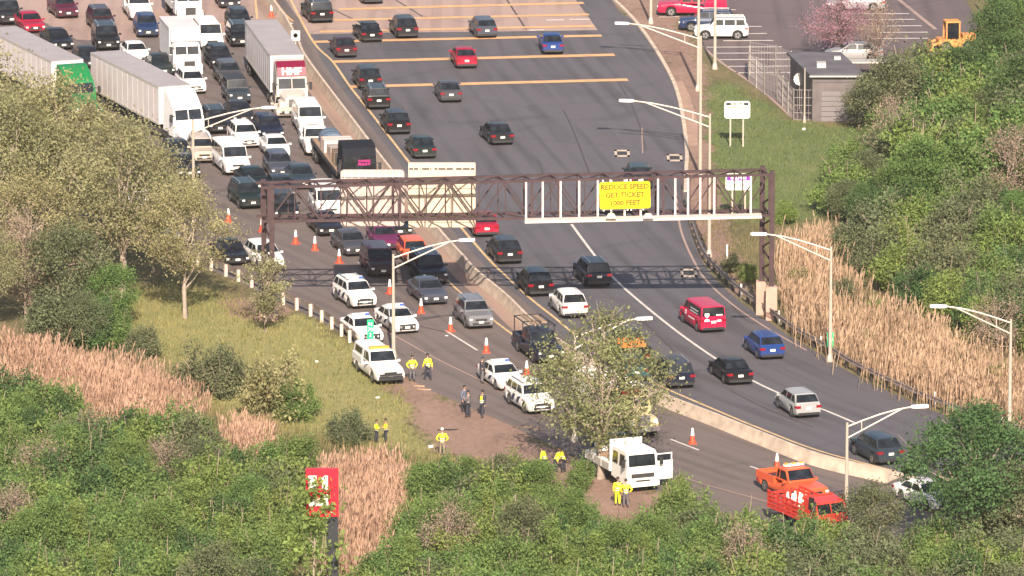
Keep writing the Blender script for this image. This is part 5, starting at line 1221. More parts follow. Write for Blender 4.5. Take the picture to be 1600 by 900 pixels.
B_ = [ # ---- left carriageway, facing the camera
 ('suv_big', -18, -8, 38, 40, 'T', 'dark', 'dark grey SUV at the top left corner behind the red car', 14), ('sedan', 22, 13, 70, 52, 'T', 'red', 'dark red sedan between the grey SUV and the green truck trailer', 16), ('suv_b', 70, -14, 126, 31, 'T', 'maroon', 'glossy maroon SUV alone on the pale concrete at the top left', 16),
 ('suv', 128, 8, 186, 47, 'T', 'brown', 'brown SUV close behind the black off-roader', 12), ('suv_big', 142, 34, 188, 77, 'T', 'black', 'black off-roader with bright lamps in front of the brown SUV', 9), ('sedan', 56, 38, 121, 80, 'T', 'black', 'black sedan beside the grey trailer roof', 18),
 ('pickup_crew', 190, -18, 240, 34, 'T', 'white', 'white truck at the top edge left of the white box truck', 10), ('suv_b', 208, 17, 248, 59, 'T', 'dblue', 'dark blue SUV just left of the white box truck', 8), ('sedan_b', 186, 64, 235, 95, 'T', 'white', 'white sedan behind the long white trailer', 13),
 ('sedan', 228, 84, 272, 114, 'T', 'green', 'dark sedan mostly hidden behind the long white trailer', 12), ('sedan_b', 118, 70, 152, 104, 'T', 'dark', 'dark sedan glimpsed between the two long trailers', 12), ('van', 304, 30, 346, 74, 'T', 'white', 'white van half hidden behind the white box truck', 10),
 ('suv_b', 272, 104, 324, 146, 'T', 'white', 'white SUV in front of the white box truck', 13), ('sedan', 333, -22, 378, 11, 'T', 'dark', 'dark sedan cut by the top edge right of a white truck', 9), ('suv_b', 350, 10, 394, 48, 'T', 'dark', 'dark SUV behind the black SUV left of the maroon cab truck', 9),
 ('suv', 352, 30, 395, 74, 'T', 'black', 'black SUV beside the rear of the maroon cab truck', 9), ('suv_b', 318, 66, 364, 107, 'T', 'dark', 'dark SUV right of the white box truck nose', 11), ('suv_b', 334, 92, 378, 132, 'T', 'grey', 'grey green SUV between dark cars beside the maroon truck', 11),
 ('jeep', 346, 118, 392, 162, 'T', 'slate', 'slate off-roader with a pale grille beside the maroon truck', 10), ('sedan_b', 348, 154, 398, 192, 'T', 'dark', 'dark sedan partly behind the left lamp arm', 12), ('suv', 312, 164, 362, 208, 'T', 'black', 'black SUV beside the hood of the white semi truck', 11),
 ('suv_b', 354, 186, 407, 231, 'T', 'white', 'white SUV with a dark roof panel under the left lamp arm', 13), ('suv_b', 393, 177, 444, 217, 'T', 'navy', 'navy SUV right of the white SUV under the lamp arm', 12), ('sedan_b', 407, 209, 452, 245, 'T', 'white', 'white sedan between the navy SUV and a dark blue one', 11),
 ('sedan', 426, 146, 462, 180, 'T', 'tan', 'tan sedan tight in front of the maroon cab truck', 7), ('van', 456, 151, 506, 212, 'T', 'white', 'white passenger van beside the median wall', 8), ('pickup', 474, 192, 510, 240, 'T', 'white', 'white pickup just in front of the white passenger van', 7), 
 ('suv', 295, 210, 333, 252, 'T', 'tan', 'tan SUV left of the white passenger van with side windows', 9), ('van', 328, 213, 393, 275, 'T', 'white', 'white van with a dark bumper and side windows near the trees', 14), ('suv_b', 412, 236, 458, 273, 'T', 'steel', 'steel blue SUV in front of the white sedan', 10),
 ('sedan', 365, 257, 424, 297, 'T', 'green', 'dark green sedan behind the dark green SUV', 16), ('suv', 353, 277, 416, 326, 'T', 'green', 'dark green SUV with bright lamps nearest the trees', 15), ('sedan', 447, 253, 492, 294, 'T', 'slate', 'slate sedan left of the black cab flatbed truck', 10), ('sedan_b', 416, 270, 460, 308, 'T', 'slate', 'slate sedan right behind the gantry left post', 10),
 ('suv_big', 412, 294, 470, 345, 'T', 'black', 'black SUV seen through the left end of the gantry', 9), ('coupe', 480, 331, 535, 362, 'T', 'black', 'low black coupe under the left part of the gantry', 13), ('sedan', 517, 355, 577, 398, 'T', 'grey', 'grey green sedan in front of the black coupe', 15), ('sedan_b', 574, 346, 622, 390, 'T', 'purple', 'purple red sedan below the pinkish sign back', 10),
 ('sedan', 600, 330, 638, 364, 'T', 'black', 'black sedan just under the pinkish sign back', 8), ('hatch', 624, 366, 667, 414, 'T', 'orange', 'bright orange taxi by the median behind the lamp arm', 10), ('minivan', 563, 376, 618, 432, 'T', 'brown', 'dark brown minivan in the gantry shadow', 10), ('suv_big', 638, 390, 699, 442, 'T', 'navy', 'navy SUV in the shadow of the overhead signs', 12),
 ('sedan', 637, 430, 699, 473, 'T', 'steel', 'blue grey sedan just leaving the sign shadow', 15), ('suv_b', 376, 373, 448, 420, 'T', 'white', 'white SUV behind the small tree and gantry post', 18), ('sedan', 332, 374, 386, 408, 'T', 'black', 'black sedan under the tree edge left of the white SUV', 16),
 ('police_suv', 518, 428, 590, 482, 'T', 'white', 'white police SUV with a dark bumper, farthest of the patrol cars', 19), ('police_sedan', 531, 488, 599, 534, 'T', 'white', 'white police sedan behind the tall green mile marker', 18), ('police_sedan', 584, 474, 655, 518, 'T', 'white', 'white police sedan right behind the lamp pole', 19), 
 ('pickup_capbar', 553, 535, 630, 597, 'T', 'white', 'white pickup with a bed cap and black bull bar parked by the guardrail', 17), ('suv', 708, 461, 772, 511, 'T', 'mid', 'silver grey SUV passing the cones beside the median', 13), ('pickup_rack', 804, 508, 880, 562, 'T', 'navy', 'dark pickup with a ladder rack beside the budding tree', 16),
 ('police_sedan', 746, 560, 820, 607, 'T', 'white', 'white police sedan behind the police SUV on the dirt', 19), ('police_suv', 788, 588, 867, 646, 'T', 'white', 'white police SUV nearest the budding tree', 20), ('pickup_beacon', 1185, 724, 1293, 780, 'T', 'orange', 'orange pickup with amber beacons in front of the stake truck', 27), ('sedan', 1400, 746, 1492, 794, 'T', 'white', 'white sedan half hidden by the dark tree at lower right', 30),
 ('sedan', 252, 216, 300, 250, 'T', 'slate', 'slate sedan at the tree edge below the white semi truck', 14), ('sedan_b', 262, 240, 312, 274, 'T', 'dark', 'dark sedan behind the left lamp pole', 14), ('suv', 2, 258, 56, 300, 'T', 'maroon', 'maroon SUV glimpsed through the left trees', 20), ('sedan', -30, 276, 22, 308, 'T', 'slate', 'slate sedan at the left edge behind the trees', 20), ('suv_b', 176, 280, 230, 322, 'T', 'white', 'white SUV showing through the tall budding trees', 18), ('sedan_b', 232, 340, 286, 376, 'T', 'white', 'white sedan under the budding tree with the pale trunk', 18),
 # ---- right carriageway, driving away
 ('suv_big', 466, -8, 524, 34, 'A', 'black', 'black SUV at the top edge beside the median', 12), ('sedan', 548, -34, 604, 9, 'A', 'dark', 'dark sedan cut by the top edge on the concrete', 11), ('sedan', 546, 26, 602, 67, 'A', 'black', 'black sedan on the orange bars left of a dark SUV', 11), ('suv_b', 604, 18, 657, 60, 'A', 'dark', 'dark SUV with red lamps right of the black sedan', 10), ('hatch', 727, 20, 782, 60, 'A', 'steel', 'grey blue hatchback on the edge of the concrete', 10),
 ('sedan_b', 840, 48, 882, 82, 'A', 'blue', 'blue sedan alone on the right of the orange bars', 4), ('sedan_b', 511, 53, 561, 88, 'A', 'brown', 'dark maroon sedan next to the median by the orange bars', 9), ('sedan_b', 702, 68, 747, 106, 'A', 'red', 'bright red sedan between two orange bars', 7), ('suv_b', 548, 99, 598, 136, 'A', 'dark', 'dark SUV straddling the lowest orange bar', 9), ('suv', 565, 129, 610, 167, 'A', 'black', 'black SUV just below the lowest orange bar', 7),
 ('sedan_b', 677, 120, 723, 159, 'A', 'grey', 'grey sedan on the lowest orange bar, middle lane', 7), ('suv_b', 592, 166, 643, 208, 'A', 'black', 'black SUV by the yellow line left of the wide empty road', 9), ('sedan', 632, 206, 682, 246, 'A', 'green', 'dark green sedan by the yellow line above the cream sign', 9), ('sedan', 748, 187, 803, 223, 'A', 'dark', 'dark sedan alone on the wide empty road', 12), ('suv_b', 976, 252, 1018, 292, 'A', 'green', 'dark SUV behind the gantry above the yellow sign', 4),
 ('sedan', 732, 331, 776, 362, 'A', 'red', 'red sedan behind the corner of the cream sign', 8), ('suv_b', 760, 366, 815, 407, 'A', 'dark', 'dark grey SUV just past the gantry by the yellow line', 11), ('suv_b', 808, 416, 863, 457, 'A', 'black', 'black SUV in the gantry shadow beside the yellow line', 11), ('suv', 896, 398, 954, 444, 'A', 'navy', 'navy SUV in the gantry shadow on the white lane line', 12), ('suv_b', 858, 449, 918, 491, 'A', 'white', 'white SUV driving away below the gantry shadow', 12),
 ('red_van', 1060, 460, 1134, 518, 'A', 'van', 'red delivery van with white markings near the guardrail', 17), ('hatch', 1163, 517, 1224, 554, 'A', 'blue', 'bright blue hatchback near the guardrail', 14), ('suv', 1019, 555, 1084, 600, 'A', 'navy', 'dark navy SUV just right of the budding tree', 13), ('sedan', 1108, 554, 1174, 595, 'A', 'black', 'black sedan on the white lane line behind the navy SUV', 15), ('hatch', 1211, 603, 1281, 648, 'A', 'silver', 'silver hatchback on the white lane line', 17), ('suv_b', 1327, 674, 1411, 718, 'A', 'slate', 'slate grey SUV behind the lower right lamp', 21),
 ('pickup_load', 952, 512, 1006, 558, 'A', 'black', 'black pickup with an orange load behind the budding tree top', 12), ('sedan', 950, 548, 1012, 590, 'A', 'teal', 'teal sedan hidden behind the budding tree', 14),
 # ---- parking lot
 ('pickup_crew', 1022, -14, 1142, 26, 'H', 'van', 'red pickup at the top of the parking lot', 178), ('suv', 1062, 10, 1150, 52, 'H', 'dblue', 'dark blue SUV parked between the red pickup and white SUV', 178), ('wagon', 1082, 22, 1172, 64, 'H', 'white', 'white boxy SUV parked side on by the pole', 180),
 ('sedan', 1296, -12, 1380, 16, 'H', 'silver', 'silver car behind the pink tree at the top', 180), ('sedan_b', 1310, 64, 1360, 96, 'H', 'silver', 'silver car behind the shed roof under the pink tree', 180)]
labs = set()
for e in B_:
    assert e[7] not in labs, e[7]; labs.add(e[7]); car(*e)
# ---- big trucks, placed by the roof edge of the trailer
def semi(kit, label, front, rear, zr=4.1, colr=(.8, .77, .74), cat='truck', name='semi_truck'):
    a, b = G(front[0], front[1], zr), G(rear[0], rear[1], zr); d = a - b
    place(kit, name, label, cat, (a.x, a.y, .012), math.atan2(d.y, d.x), colr, 'trucks held up on the left carriageway')
semi(KITS['semi'], 'white semi truck with a long pale trailer beside the trees', (273, 134), (166, 80))
semi(KITS['semi'], 'semi truck with a bright green cab and pale trailer behind the trees', (105, 94), (-2, 41), colr=(.012, .17, .05))
semi(badge_semi(KITS['semi'], 'HMF', MAROON_V, WHITE, .8), 'semi truck with a maroon lettered roof fairing over a pale hood', (448, 86), (409, 33), colr=(.5, .43, .38))
semi(KITS['dark_flatbed'], 'flatbed truck with a tall black flat front cab and magenta lettering by the median', (552, 268), (516, 221), zr=1.5, colr=(.007, .009, .014), name='flatbed_truck')
a, b = G(552, 268, 1.5), G(516, 221, 1.5); d = (a - b).normalized(); yw = math.atan2(d.y, d.x)
TARP = plain('blue_tarpaulin', (.11, .16, .23), .6, var=.15, scale=2)
q = a - d * 11.5; t = thing('tarped_load', 'blue grey tarpaulin covered load on the rear of the flatbed', 'load', (q.x, q.y, 1.54), yw); t.scale = (.8, .72, .85); m = MB(); m.loft([[(x, y * k, z) for y, z in ((-1.15, 0), (-1.1, .6), (-.7, .95), (0, 1.05), (.7, .95), (1.1, .6), (1.15, 0))] for x, k in ((-1.6, .8), (-1.2, 1), (.2, 1.02), (1.3, .95), (1.6, .8))]); add('tarpaulin', m.mesh('tarpaulin', TARP, 50), t)
m = MB(); 
for x in (-.8, .5): m.loft([[(x + dx, y * 1.03, z) for y, z in ((-1.15, .02), (-1.1, .62), (-.7, .98), (0, 1.08), (.7, .98), (1.1, .62), (1.15, .02))] for dx in (0, .06)])
add('strap', m.mesh('strap', STEEL_D), t)
for i, (k, lb, dim) in enumerate(((8.2, 'white crate on the flatbed in front of the blue tarpaulin', (1.8, 2.2, .9)), (5.6, 'pale crate in the middle of the flatbed', (2.0, 2.0, .8)), (3.0, 'grey crate on the flatbed right behind the black cab', (1.6, 2.1, 1.0)))):
    q = a - d * k; t = thing('cargo_crate', lb, 'crate', (q.x, q.y, 1.54), yw, 'crates on the flatbed truck'); m = MB(); m.box((0, 0, dim[2] / 2), dim)
    add('crate_body', m.mesh('crate_body', [TRAILER_W, TRAILER_R, STEEL_D][i]), t); m = MB()
    for x in (-.5, 0, .5): m.box((x * dim[0] * .9, 0, dim[2] / 2 + .02), (.09, dim[1] + .06, dim[2] + .02))
    add('batten', m.mesh('batten', WOOD), t)
semi(KITS['box_truck'], 'white box truck with a bonnet and a pinkish white cargo box', (288, 43), (270, 22), zr=3.75, name='box_truck')
car('van', 482, 284, 537, 340, 'T', 'white', 'white van behind the truss at the left part of the gantry', 9)
semi(KITS['box_truck'], 'white truck nose at the top edge above the white box truck', (290, -28), (272, -48), zr=3.2, name='box_truck')
def by_front(kit, name, label, px, py, yaw, colr, cat='truck', group=None):
    g = G(px, py); th = R(yaw); g = g - Vector((math.sin(th), -math.cos(th), 0)) * getattr(kit, 'nose', 0); place(kit, name, label, cat, (g.x, g.y, .012), math.atan2(-math.cos(th), math.sin(th)), colr, group)
by_front(KITS['cabover'], 'cabover_truck', 'white crew cab truck with its driver door open below the budding tree', 1003, 770, 22, (.8, .77, .7))
by_front(KITS['stake_truck'], 'stake_truck', 'orange red stake bed truck loaded with cones behind the bushes', 1317, 853, 27, (.55, .04, .025))
by_front(KITS['utility'], 'rescue_truck', 'pale yellow rescue truck with a ladder rack behind the budding tree', 1006, 686, 24, (.5, .42, .22))
car('suv_b', 930, 672, 994, 722, 'T', 'teal', 'dark teal SUV between the two trucks behind the budding tree', 18)
# cones riding on the stake truck
g = G(1317, 853); th = R(27); hd = Vector((math.sin(th), -math.cos(th), 0)); g = g - hd * 2.5; lf = Vector((math.cos(th), math.sin(th), 0))
for i in range(12):
    q = g + hd * (-2.35 + .42 * (i % 6) - .3) + lf * (-.85 + .5 * (i // 6) + (i % 2) * .1); t = thing('traffic_cone', 'cone with a white collar standing among the cones stacked on the stake truck bed', 'traffic cone', (q.x, q.y, 1.1 if i % 6 > 2 else 1.3), .3 * i, 'cones on the stake truck')
    t.scale = (.95,) * 3; add('cone_body', CONE_B, t); add('reflective_collar', CONE_C, t)
# ---- cones on the road
for px, py, lb in ((357, 347, 'cone at the tree edge, farthest up the left shoulder'), (409, 362, 'cone touching the left gantry post'), (462, 381, 'cone between the gantry post and the black coupe'), (492, 391, 'cone right of the one by the gantry post'), (530, 411, 'cone lying dark at the edge of the sign shadow'), (609, 459, 'cone right of the farthest police SUV'), (658, 489, 'cone in front of the blue grey sedan'), (704, 518, 'cone left of the silver grey SUV'), (760, 551, 'cone left of the ladder rack pickup'), (823, 587, 'cone above the police SUV by the tree'), (1082, 693, 'cone alone in the empty lane right of the tree'), (1214, 733, 'cone behind the orange pickup'), (424, 26, 'cone by the median at the top of the picture')):
    cone(px, py, 'orange ' + lb, 1.0 if py > 30 else .95)
# ---- people
person(644, 596, 'person in a yellow jacket and grey trousers standing right of the capped pickup', 'hips', -70, HIVIS, None, CLOTH_G)
person(669, 594, 'person in a yellow jacket and black trousers facing the road', 'walk', 120, HIVIS, None, CLOTH_D)
person(725, 644, 'person in dark blue standing left of a grey clad person', 'stand', -40, CLOTH_B, None, CLOTH_D)
person(732, 652, 'person in grey standing right beside the dark blue clad person', 'fold', 150, CLOTH_G, None, CLOTH_D)
person(753, 652, 'person in dark clothes with a yellow vest near the police SUV', 'walk', 60, CLOTH_D, HIVIS, CLOTH_D)
person(753, 599, 'officer in dark uniform standing at the door of the police sedan', 'stand', 30, CLOTH_D, None, CLOTH_G, CLOTH_D)
person(588, 692, 'person in a yellow vest, left of the pair on the grass', 'fold', -20, HIVIS, None, CLOTH_D, h=1.5)
person(603, 692, 'person in an orange yellow vest, right of the pair on the grass', 'fold', 200, HIVIS_O, HIVIS, CLOTH_D, h=1.58)
person(691, 712, 'person in a yellow jacket and white helmet alone at the bush edge', 'hips', 90, HIVIS, None, CLOTH_K, HELM)
person(965, 790, 'person in a yellow coat, left of the pair by the white truck', 'stand', 80, HIVIS, None, HIVIS)
person(978, 793, 'person in a yellow jacket and pale trousers by the white truck nose', 'hips', 95, HIVIS, None, CLOTH_G)
person(1048, 760, 'person in a pale shirt beside the open truck door', 'stand', 200, CLOTH_W, None, CLOTH_B)
for px, lb, jk in ((853, 'person in yellow crouched at the bush edge, leftmost of the three', HIVIS), (868, 'person in yellow crouched at the bush edge, middle of the three', HIVIS), (881, 'person in yellow with an orange vest at the bush edge, right of the three', HIVIS)):
    person(px, 738, lb, 'bend', -30 + px % 7 * 30, jk, HIVIS_O if px == 881 else None, CLOTH_D, h=1.6)

# ---- litter and scraps
for i, (px, py, lb, mt, d) in enumerate(((590, 622, 'white scrap on the grass left of the dirt patch', WHITE, (.4, .3, .12)), (622, 700, 'pale scrap beside the pair on the grass', WHITE, (.35, .3, .1)), (673, 699, 'white bag at the dirt edge left of the helmeted person', WHITE, (.5, .35, .2)), (655, 604, 'pale scrap below the two yellow jackets', WOOD, (.7, .2, .08)), (663, 609, 'pale board on the dirt below the walking person', WOOD, (.9, .25, .06)), (699, 672, 'dark strip of tyre rubber on the dirt', TYRE, (1.3, .25, .05)), (818, 668, 'dark clod of soil on the dirt by the budding tree', BARK_D, (1.2, .5, .15)), (838, 672, 'small dark clod next to the larger one', BARK_D, (.5, .4, .2)), (698, 525, 'white scrap on the road below a cone', WHITE, (.3, .2, .06)), (1256, 203, 'white stone on the lawn in front of the shed', WHITE, (.35, .3, .22)), (495, 566, 'white stone on the lawn by the guardrail', WHITE, (.3, .25, .15)))):
    m = MB(); r = random.Random(i); m.loft([[(d[0] * x, d[1] * y * k, d[2] * z) for y, z in ((-.5, 0), (-.4, .7), (0, 1), (.4, .6), (.5, 0))] for x, k in ((-.5, .5), (-.2, 1), (.25, .9), (.5, .4))])
    o_ = add('roadside_scrap', m.mesh('roadside_scrap', mt)); o_.location = G(px, py) + Vector((0, 0, .013)); o_.rotation_euler = (0, 0, r.uniform(-.4, .4)); o_.scale = (.65,) * 3 if mt is WHITE else (1, 1, 1); tag(o_, lb, 'debris')
# ------------------------------------------------------------------ planting
GV = dict(left='dense green shrubs filling the lower left corner', mid='green shrubs below the dirt verge', low='shrubs along the lower right edge', right='shrubs and small trees on the right hand slope')
LB = dict(green='leafy mid green shrub', deep='dark green shrub', lime='bright yellow green shrub', dull='twiggy grey green shrub', yellow='pale yellow budding shrub')
def thicket(poly, rows, dx, hts, kinds, where, group, seed, jit=.4, hfun=None, clear=()):
    r = random.Random(seed); y = rows[0]; W = poly; xs = [p[0] for p in poly]
    while y < rows[1]:
        x = min(xs) + r.uniform(0, dx)
        while x < max(xs):
            px, py = x + r.uniform(-jit, jit) * dx, y + r.uniform(-.5, .5) * rows[2]
            if bool(in_poly(px, py, W)) and not any(a < px < c and b < py < d for a, b, c, d in clear):
                k = r.choice(kinds); n = sum(1 for q in PLANTS if q.startswith(k)); h = r.uniform(*hts) if not hfun else hfun(px, py, r)
                kk = k.split('_')[-1]; tree = k.startswith('tree') or k.startswith('bare')
                desc = {'bare': 'bare brown twiggy tree ', 'tree_green': 'mid green leafy tree ', 'tree_deep': 'dark green leafy tree ', 'tree_dull': 'grey green budding tree '}[k] if tree else LB[kk] + ' '
                plant(f'{k}{r.randrange(n)}', px, py, h, desc + where, group=group)
            x += dx * r.uniform(.8, 1.2)
        y += rows[2]
r_ = ['shrub_green', 'shrub_green', 'shrub_green', 'shrub_lime', 'shrub_deep', 'shrub_lime', 'shrub_dull']
thicket([(-40, 640), (60, 650), (120, 690), (230, 720), (330, 720), (380, 760), (440, 790), (500, 810), (505, 1010), (-40, 1010)], (650, 1000, 19), 56, (2.3, 3.5), r_, 'in the lower left thicket', GV['left'], 1, clear=((440, 900, 545, 1012),))
thicket([(545, 960), (620, 905), (645, 800), (690, 772), (760, 778), (860, 788), (905, 822), (940, 880), (1015, 880), (1050, 842), (1120, 852), (1180, 885), (1180, 1010), (545, 1010)], (775, 1000, 20), 56, (2.2, 3.3), r_, 'in the thicket below the dirt verge', GV['mid'], 2)
thicket([(1060, 868), (1130, 872), (1190, 888), (1335, 895), (1400, 884), (1450, 880), (1640, 860), (1640, 1010), (1060, 1010)], (872, 1000, 20), 56, (2.2, 3.2), ['shrub_green', 'shrub_lime', 'shrub_dull', 'shrub_deep', 'shrub_dull'], 'along the lower right edge', GV['low'], 3)
thicket([(1330, 250), (1380, 200), (1440, 160), (1640, 130), (1640, 560), (1560, 545), (1480, 520), (1400, 480), (1345, 430), (1310, 380), (1300, 320)], (150, 560, 22), 62, (2.6, 4.2), ['shrub_green', 'shrub_deep', 'shrub_lime', 'tree_green', 'shrub_dull', 'tree_deep', 'shrub_dull', 'tree_dull', 'shrub_lime', 'shrub_deep', 'shrub_green'], 'on the right hand slope behind the reeds', GV['right'], 4, hfun=lambda px, py, r: r.uniform(2.4, 3.6) + (1.6 if px > 1420 and py < 330 else 0))
for k, px, py, h, lb in (('tree_deep0', 1555, 120, 6.5, 'dark green tree at the top right corner left of the utility pole'), ('tree_green1', 1600, 110, 7, 'leafy green tree at the top right corner right of the utility pole'), ('tree_dull0', 1400, 215, 6.5, 'grey green budding tree right of the dark shed'), ('tree_deep1', 1500, 190, 6.0, 'dark green tree below the orange loader'), ('tree_deep2', 1580, 230, 7.5, 'dark green tree at the right edge above the slope'),
                         ('bare0', 1450, 160, 3.6, 'bare brown tree in front of the orange loader'), ('bare1', 1500, 140, 3.2, 'bare brown bush tangled before the orange loader'), ('bare0', 1395, 265, 5.5, 'bare brown tree with a pale trunk at the lawn corner'), ('bare1', 1575, 330, 6.5, 'bare brown tree with pale limbs at the right edge'), ('tree_dull1', 1360, 205, 4.6, 'low budding tree against the shed front'), ('bare1', 1560, 560, 4.5, 'bare brown twiggy tree behind the reeds beside the right lamp'), ('tree_green0', 1440, 330, 5.5, 'mid green tree in the middle of the right slope'),
                         ('pink', 1312, 92, 5.2, 'pink blossoming tree in the parking lot behind the shed'), ('bare0', 1370, 100, 5.0, 'bare reddish tree right of the pink tree in the parking lot')):
    plant(k, px, py, h, lb)
for k, px, py, h, lb in (('bud0', 192, 467, 13.0, 'tallest pale budding tree with a dark forked trunk on the lawn'), ('budy1', 290, 497, 9.6, 'pale budding tree with a slim pale trunk alone on the lawn'), ('budy0', 90, 400, 13.0, 'yellowish budding tree in front of the green truck'), ('bud1', 20, 420, 12.5, 'olive budding tree at the left edge'), ('bud2', 150, 405, 11.0, 'olive budding tree in front of the long pale trailer'), ('budy2', 238, 425, 8.6, 'yellowish budding tree behind the slim pale trunk'), ('bud1', -30, 380, 14.0, 'large budding tree leaning in from the left edge'), ('budy1', 50, 480, 9.5, 'budding tree behind the bare brown one at left'),
                         ('bare0', 40, 500, 7.4, 'bare brown tree at the left edge above the reeds'), ('tree_dull0', 110, 505, 7.0, 'grey green tree left of the lawn'), ('tree_green2', 175, 515, 4.6, 'green tree at the left end of the lawn'), ('bud0', -20, 520, 7.5, 'budding tree at the left edge above the reeds'), ('tree_dull1', 135, 545, 4.0, 'low grey green tree on the reed edge'), ('sapling', 415, 521, 5.8, 'small budding tree by the guardrail in front of the gantry post'),
                         ('mid_tree', 940, 748, 10.4, 'budding tree in front of the crash trucks'), ('slim', 491, 1012, 10.2, 'slim young tree in front of the red pylon sign'), ('dark_crown', 1520, 868, 8.8, 'dark full crowned tree at the lower right'), ('tree_dull0', 1362, 868, 4.4, 'grey green bush tree right of the stake truck'), ('tree_dull1', 1600, 880, 6.2, 'grey green tree at the lower right corner')):
    plant(k, px, py, h, lb)
for k, px, py, h, lb in (('shrub_green0', 190, 545, 2.4, 'round green shrub between lawn and reeds'), ('shrub_deep1', 150, 540, 3.0, 'dark green shrub at the left end of the lawn'), ('shrub_dull0', 90, 540, 3.4, 'grey green shrub on the left reed edge'), ('shrub_dull1', 315, 612, 3.0, 'grey green shrub at the lower lawn edge'), ('shrub_dull0', 345, 620, 2.6, 'twiggy shrub beside the yellow budding shrub'), ('shrub_yellow0', 430, 652, 3.6, 'large yellow budding shrub on the lower lawn'), ('shrub_green1', 465, 655, 2.4, 'green shrub right of the yellow budding shrub'), ('shrub_dull1', 545, 695, 2.0, 'thin grey shrub left of the pair on the grass'), ('shrub_dull1', 215, 560, 2.0, 'low grey shrub where reeds meet the lawn'), ('shrub_green2', 460, 745, 2.5, 'green shrub above the red pylon sign'), ('shrub_green0', 430, 760, 2.6, 'green shrub left of the red pylon sign'), ('shrub_green1', 620, 720, 1.0, 'small green shrub below the pair on the grass'),
                         ('shrub_lime0', 1225, 350, 1.6, 'bright green shrub behind the gantry foot'), ('shrub_dull0', 1142, 425, 1.2, 'grey scrub behind the guardrail at the gantry'), ('shrub_lime1', 1168, 440, 1.2, 'pale scrub beside the gantry foot'), ('shrub_green0', 912, 765, 1.7, 'green bush at the foot of the budding tree'), ('shrub_lime0', 1052, 800, 2.0, 'light green bush in front of the open truck door'), ('shrub_green2', 1090, 852, 2.5, 'green bush on the dirt below the open truck door'), ('shrub_green1', 1240, 872, 2.5, 'green bush in front of the stake truck bed'), ('shrub_lime1', 1300, 886, 2.7, 'light green bush in front of the stake truck cab'), ('shrub_dull0', 1150, 880, 2.4, 'twiggy bush on the dirt below the stake truck')):
    plant(k, px, py, h, lb)
blades('reed_bed', 'tall dry tan reeds along the right guardrail', [(1244, 378), (1290, 374), (1300, 425), (1350, 486), (1420, 516), (1500, 565), (1640, 600), (1640, 695), (1560, 668), (1480, 640), (1400, 607), (1330, 572), (1275, 540), (1222, 500), (1212, 430)], 30, 1.1, 2.2, REED, 5)
blades('reed_bed', 'dry pinkish reeds between the lawn and the lower left thicket', [(-40, 540), (40, 545), (100, 560), (210, 595), (290, 620), (318, 655), (322, 690), (290, 705), (200, 705), (120, 680), (40, 645), (-40, 640)], 40, .9, 1.7, REEDP, 6)
blades('reed_bed', 'small patch of dry pinkish reeds left of the red sign', [(345, 680), (420, 684), (424, 745), (380, 748), (350, 725)], 45, 1.1, 1.8, REEDP, 7)
blades('reed_bed', 'dry pinkish reeds behind the red pylon sign', [(500, 742), (540, 732), (600, 736), (636, 775), (640, 825), (600, 890), (545, 915), (512, 850)], 48, 1.1, 1.9, REEDP, 8)
blades('weed_strip', 'rough dry weeds at the lawn and verge edges', [(300, 640), (400, 660), (520, 690), (640, 715), (760, 742), (840, 760), (700, 770), (600, 735), (480, 715), (340, 690)], 16, .3, 1.0, WEED, 9, plume=False, cat='weeds')
blades('weed_strip', 'rough weeds below the lower right thicket edge', [(640, 800), (760, 770), (960, 815), (1180, 870), (1330, 860), (1330, 900), (1000, 880), (700, 850)], 10, .3, .9, WEED, 10, plume=False, cat='weeds')
blades('weed_strip', 'dry weeds behind the right guardrail', [(1080, 320), (1215, 350), (1215, 500), (1100, 405)], 8, .15, .5, WEED, 11, plume=False, cat='weeds')

for i, (px, py, h) in enumerate(((60, 790, 4.4), (122, 905, 4.8), (205, 760, 3.6), (258, 775, 4.0), (300, 862, 4.6), (352, 930, 5.0), (20, 870, 4.6), (410, 880, 4.6), (165, 980, 5.0))):
    plant('slim' if i % 3 else 'bare1', px, py, h, 'slender pale stemmed sapling poking out of the lower left thicket', name='young_tree', group='saplings in the lower left thicket')
for i, (px, py, h) in enumerate(((700, 905, 4.6), (862, 930, 4.8), (760, 860, 3.8), (930, 960, 5.0), (1010, 945, 4.4), (640, 960, 5.0), (1160, 930, 4.2))):
    plant('slim' if i % 6 else 'bare0', px, py, h, 'slender sapling poking out of the thicket below the dirt verge', name='young_tree', group='saplings below the dirt verge')
for i, (px, py, h) in enumerate(((672, 806, 3.3), (725, 800, 3.6), (780, 806, 3.8), (835, 812, 3.8), (893, 850, 3.4), (700, 880, 4.4), (820, 900, 4.6), (960, 925, 4.4), (1030, 900, 3.6), (1100, 900, 3.4))):
    plant(['tree_green0', 'tree_green1', 'tree_dull0', 'tree_green2'][i % 4], px, py, h, 'feathery young tree rising out of the thicket below the dirt verge', name='young_tree', group='young trees below the dirt verge')
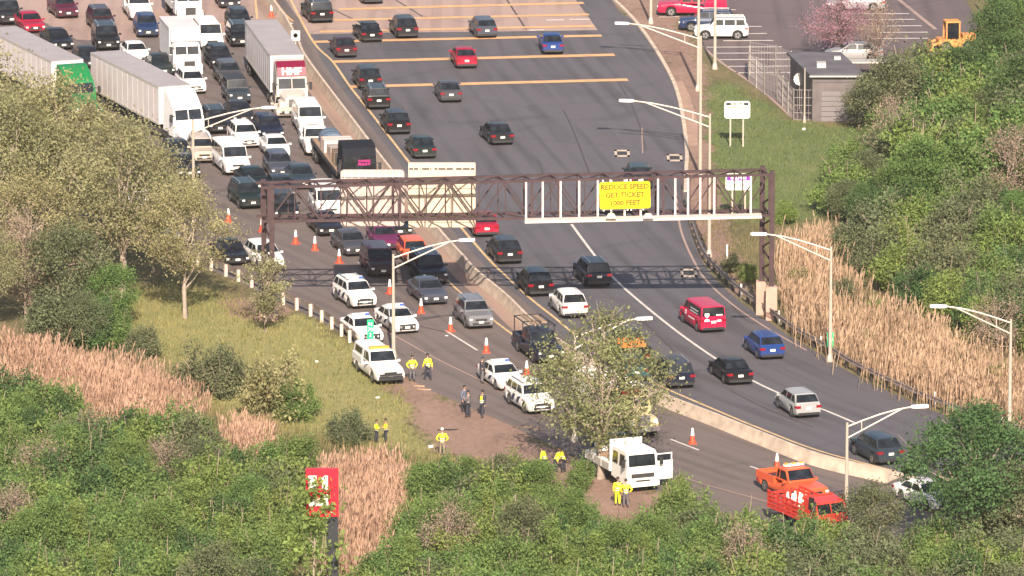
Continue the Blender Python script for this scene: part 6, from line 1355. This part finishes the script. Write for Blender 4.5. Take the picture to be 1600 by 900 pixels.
for i, (px, py, h) in enumerate(((30, 700, 3.6), (110, 760, 4.0), (200, 790, 4.2), (310, 770, 3.6), (70, 900, 4.8), (250, 900, 4.6), (390, 850, 4.2), (340, 980, 5.0), (440, 830, 3.4))):
    plant(['tree_green1', 'tree_green2', 'tree_green0', 'tree_dull1'][i % 4], px, py, h, 'feathery young tree rising out of the lower left thicket', name='young_tree', group='young trees in the lower left thicket')
LAWNT = reed_mat('lawn_tufts', (.13, .135, .045), (.35, .31, .13)); LAWNG = reed_mat('lawn_tufts_green', (.075, .105, .035), (.2, .23, .09))
blades('lawn_grass', 'short dry grass tufts on the left lawn', LAWN_L, 14, .08, .3, LAWNT, 21, width=.06, plume=False, cat='grass')
blades('lawn_grass', 'short green grass tufts on the right lawn', LAWN_R, 12, .08, .3, LAWNG, 22, width=.06, plume=False, cat='grass')
# green growth mixed into the reeds
for i, (px, py, h) in enumerate(((1318, 470, 1.5), (1372, 500, 1.4), (1250, 455, 1.5), (1500, 585, 1.5), (1440, 560, 1.3), (1560, 605, 1.6), (1352, 540, 1.0), (1480, 615, 1.1), (1262, 505, 1.0))):
    plant(['shrub_dull0', 'shrub_lime1', 'shrub_yellow1', 'shrub_dull1'][i % 4], px, py, h, 'low green or grey bush growing up through the dry reeds on the right', group='bushes among the right hand reeds')
# ------------------------------------------------------------------ morning haze
m = MB(); m.box((0, 1750, 57), (5600, 5200, 120)); hz_ = add('haze', m.mesh('haze', [])  if False else m.mesh('haze', bpy.data.materials.new('thin_haze'))); hm_ = hz_.data.materials[0]; hm_.use_nodes = True
hn = hm_.node_tree.nodes; hn.clear(); ho = hn.new('ShaderNodeOutputMaterial'); hv = hn.new('ShaderNodeVolumePrincipled'); hv.inputs['Color'].default_value = (.9, .86, .86, 1); hv.inputs['Density'].default_value = .00005; hv.inputs['Anisotropy'].default_value = 0.0
hm_.node_tree.links.new(hv.outputs[0], ho.inputs['Volume']); tag(hz_, 'thin pale haze in the air', 'haze', None, 'stuff')
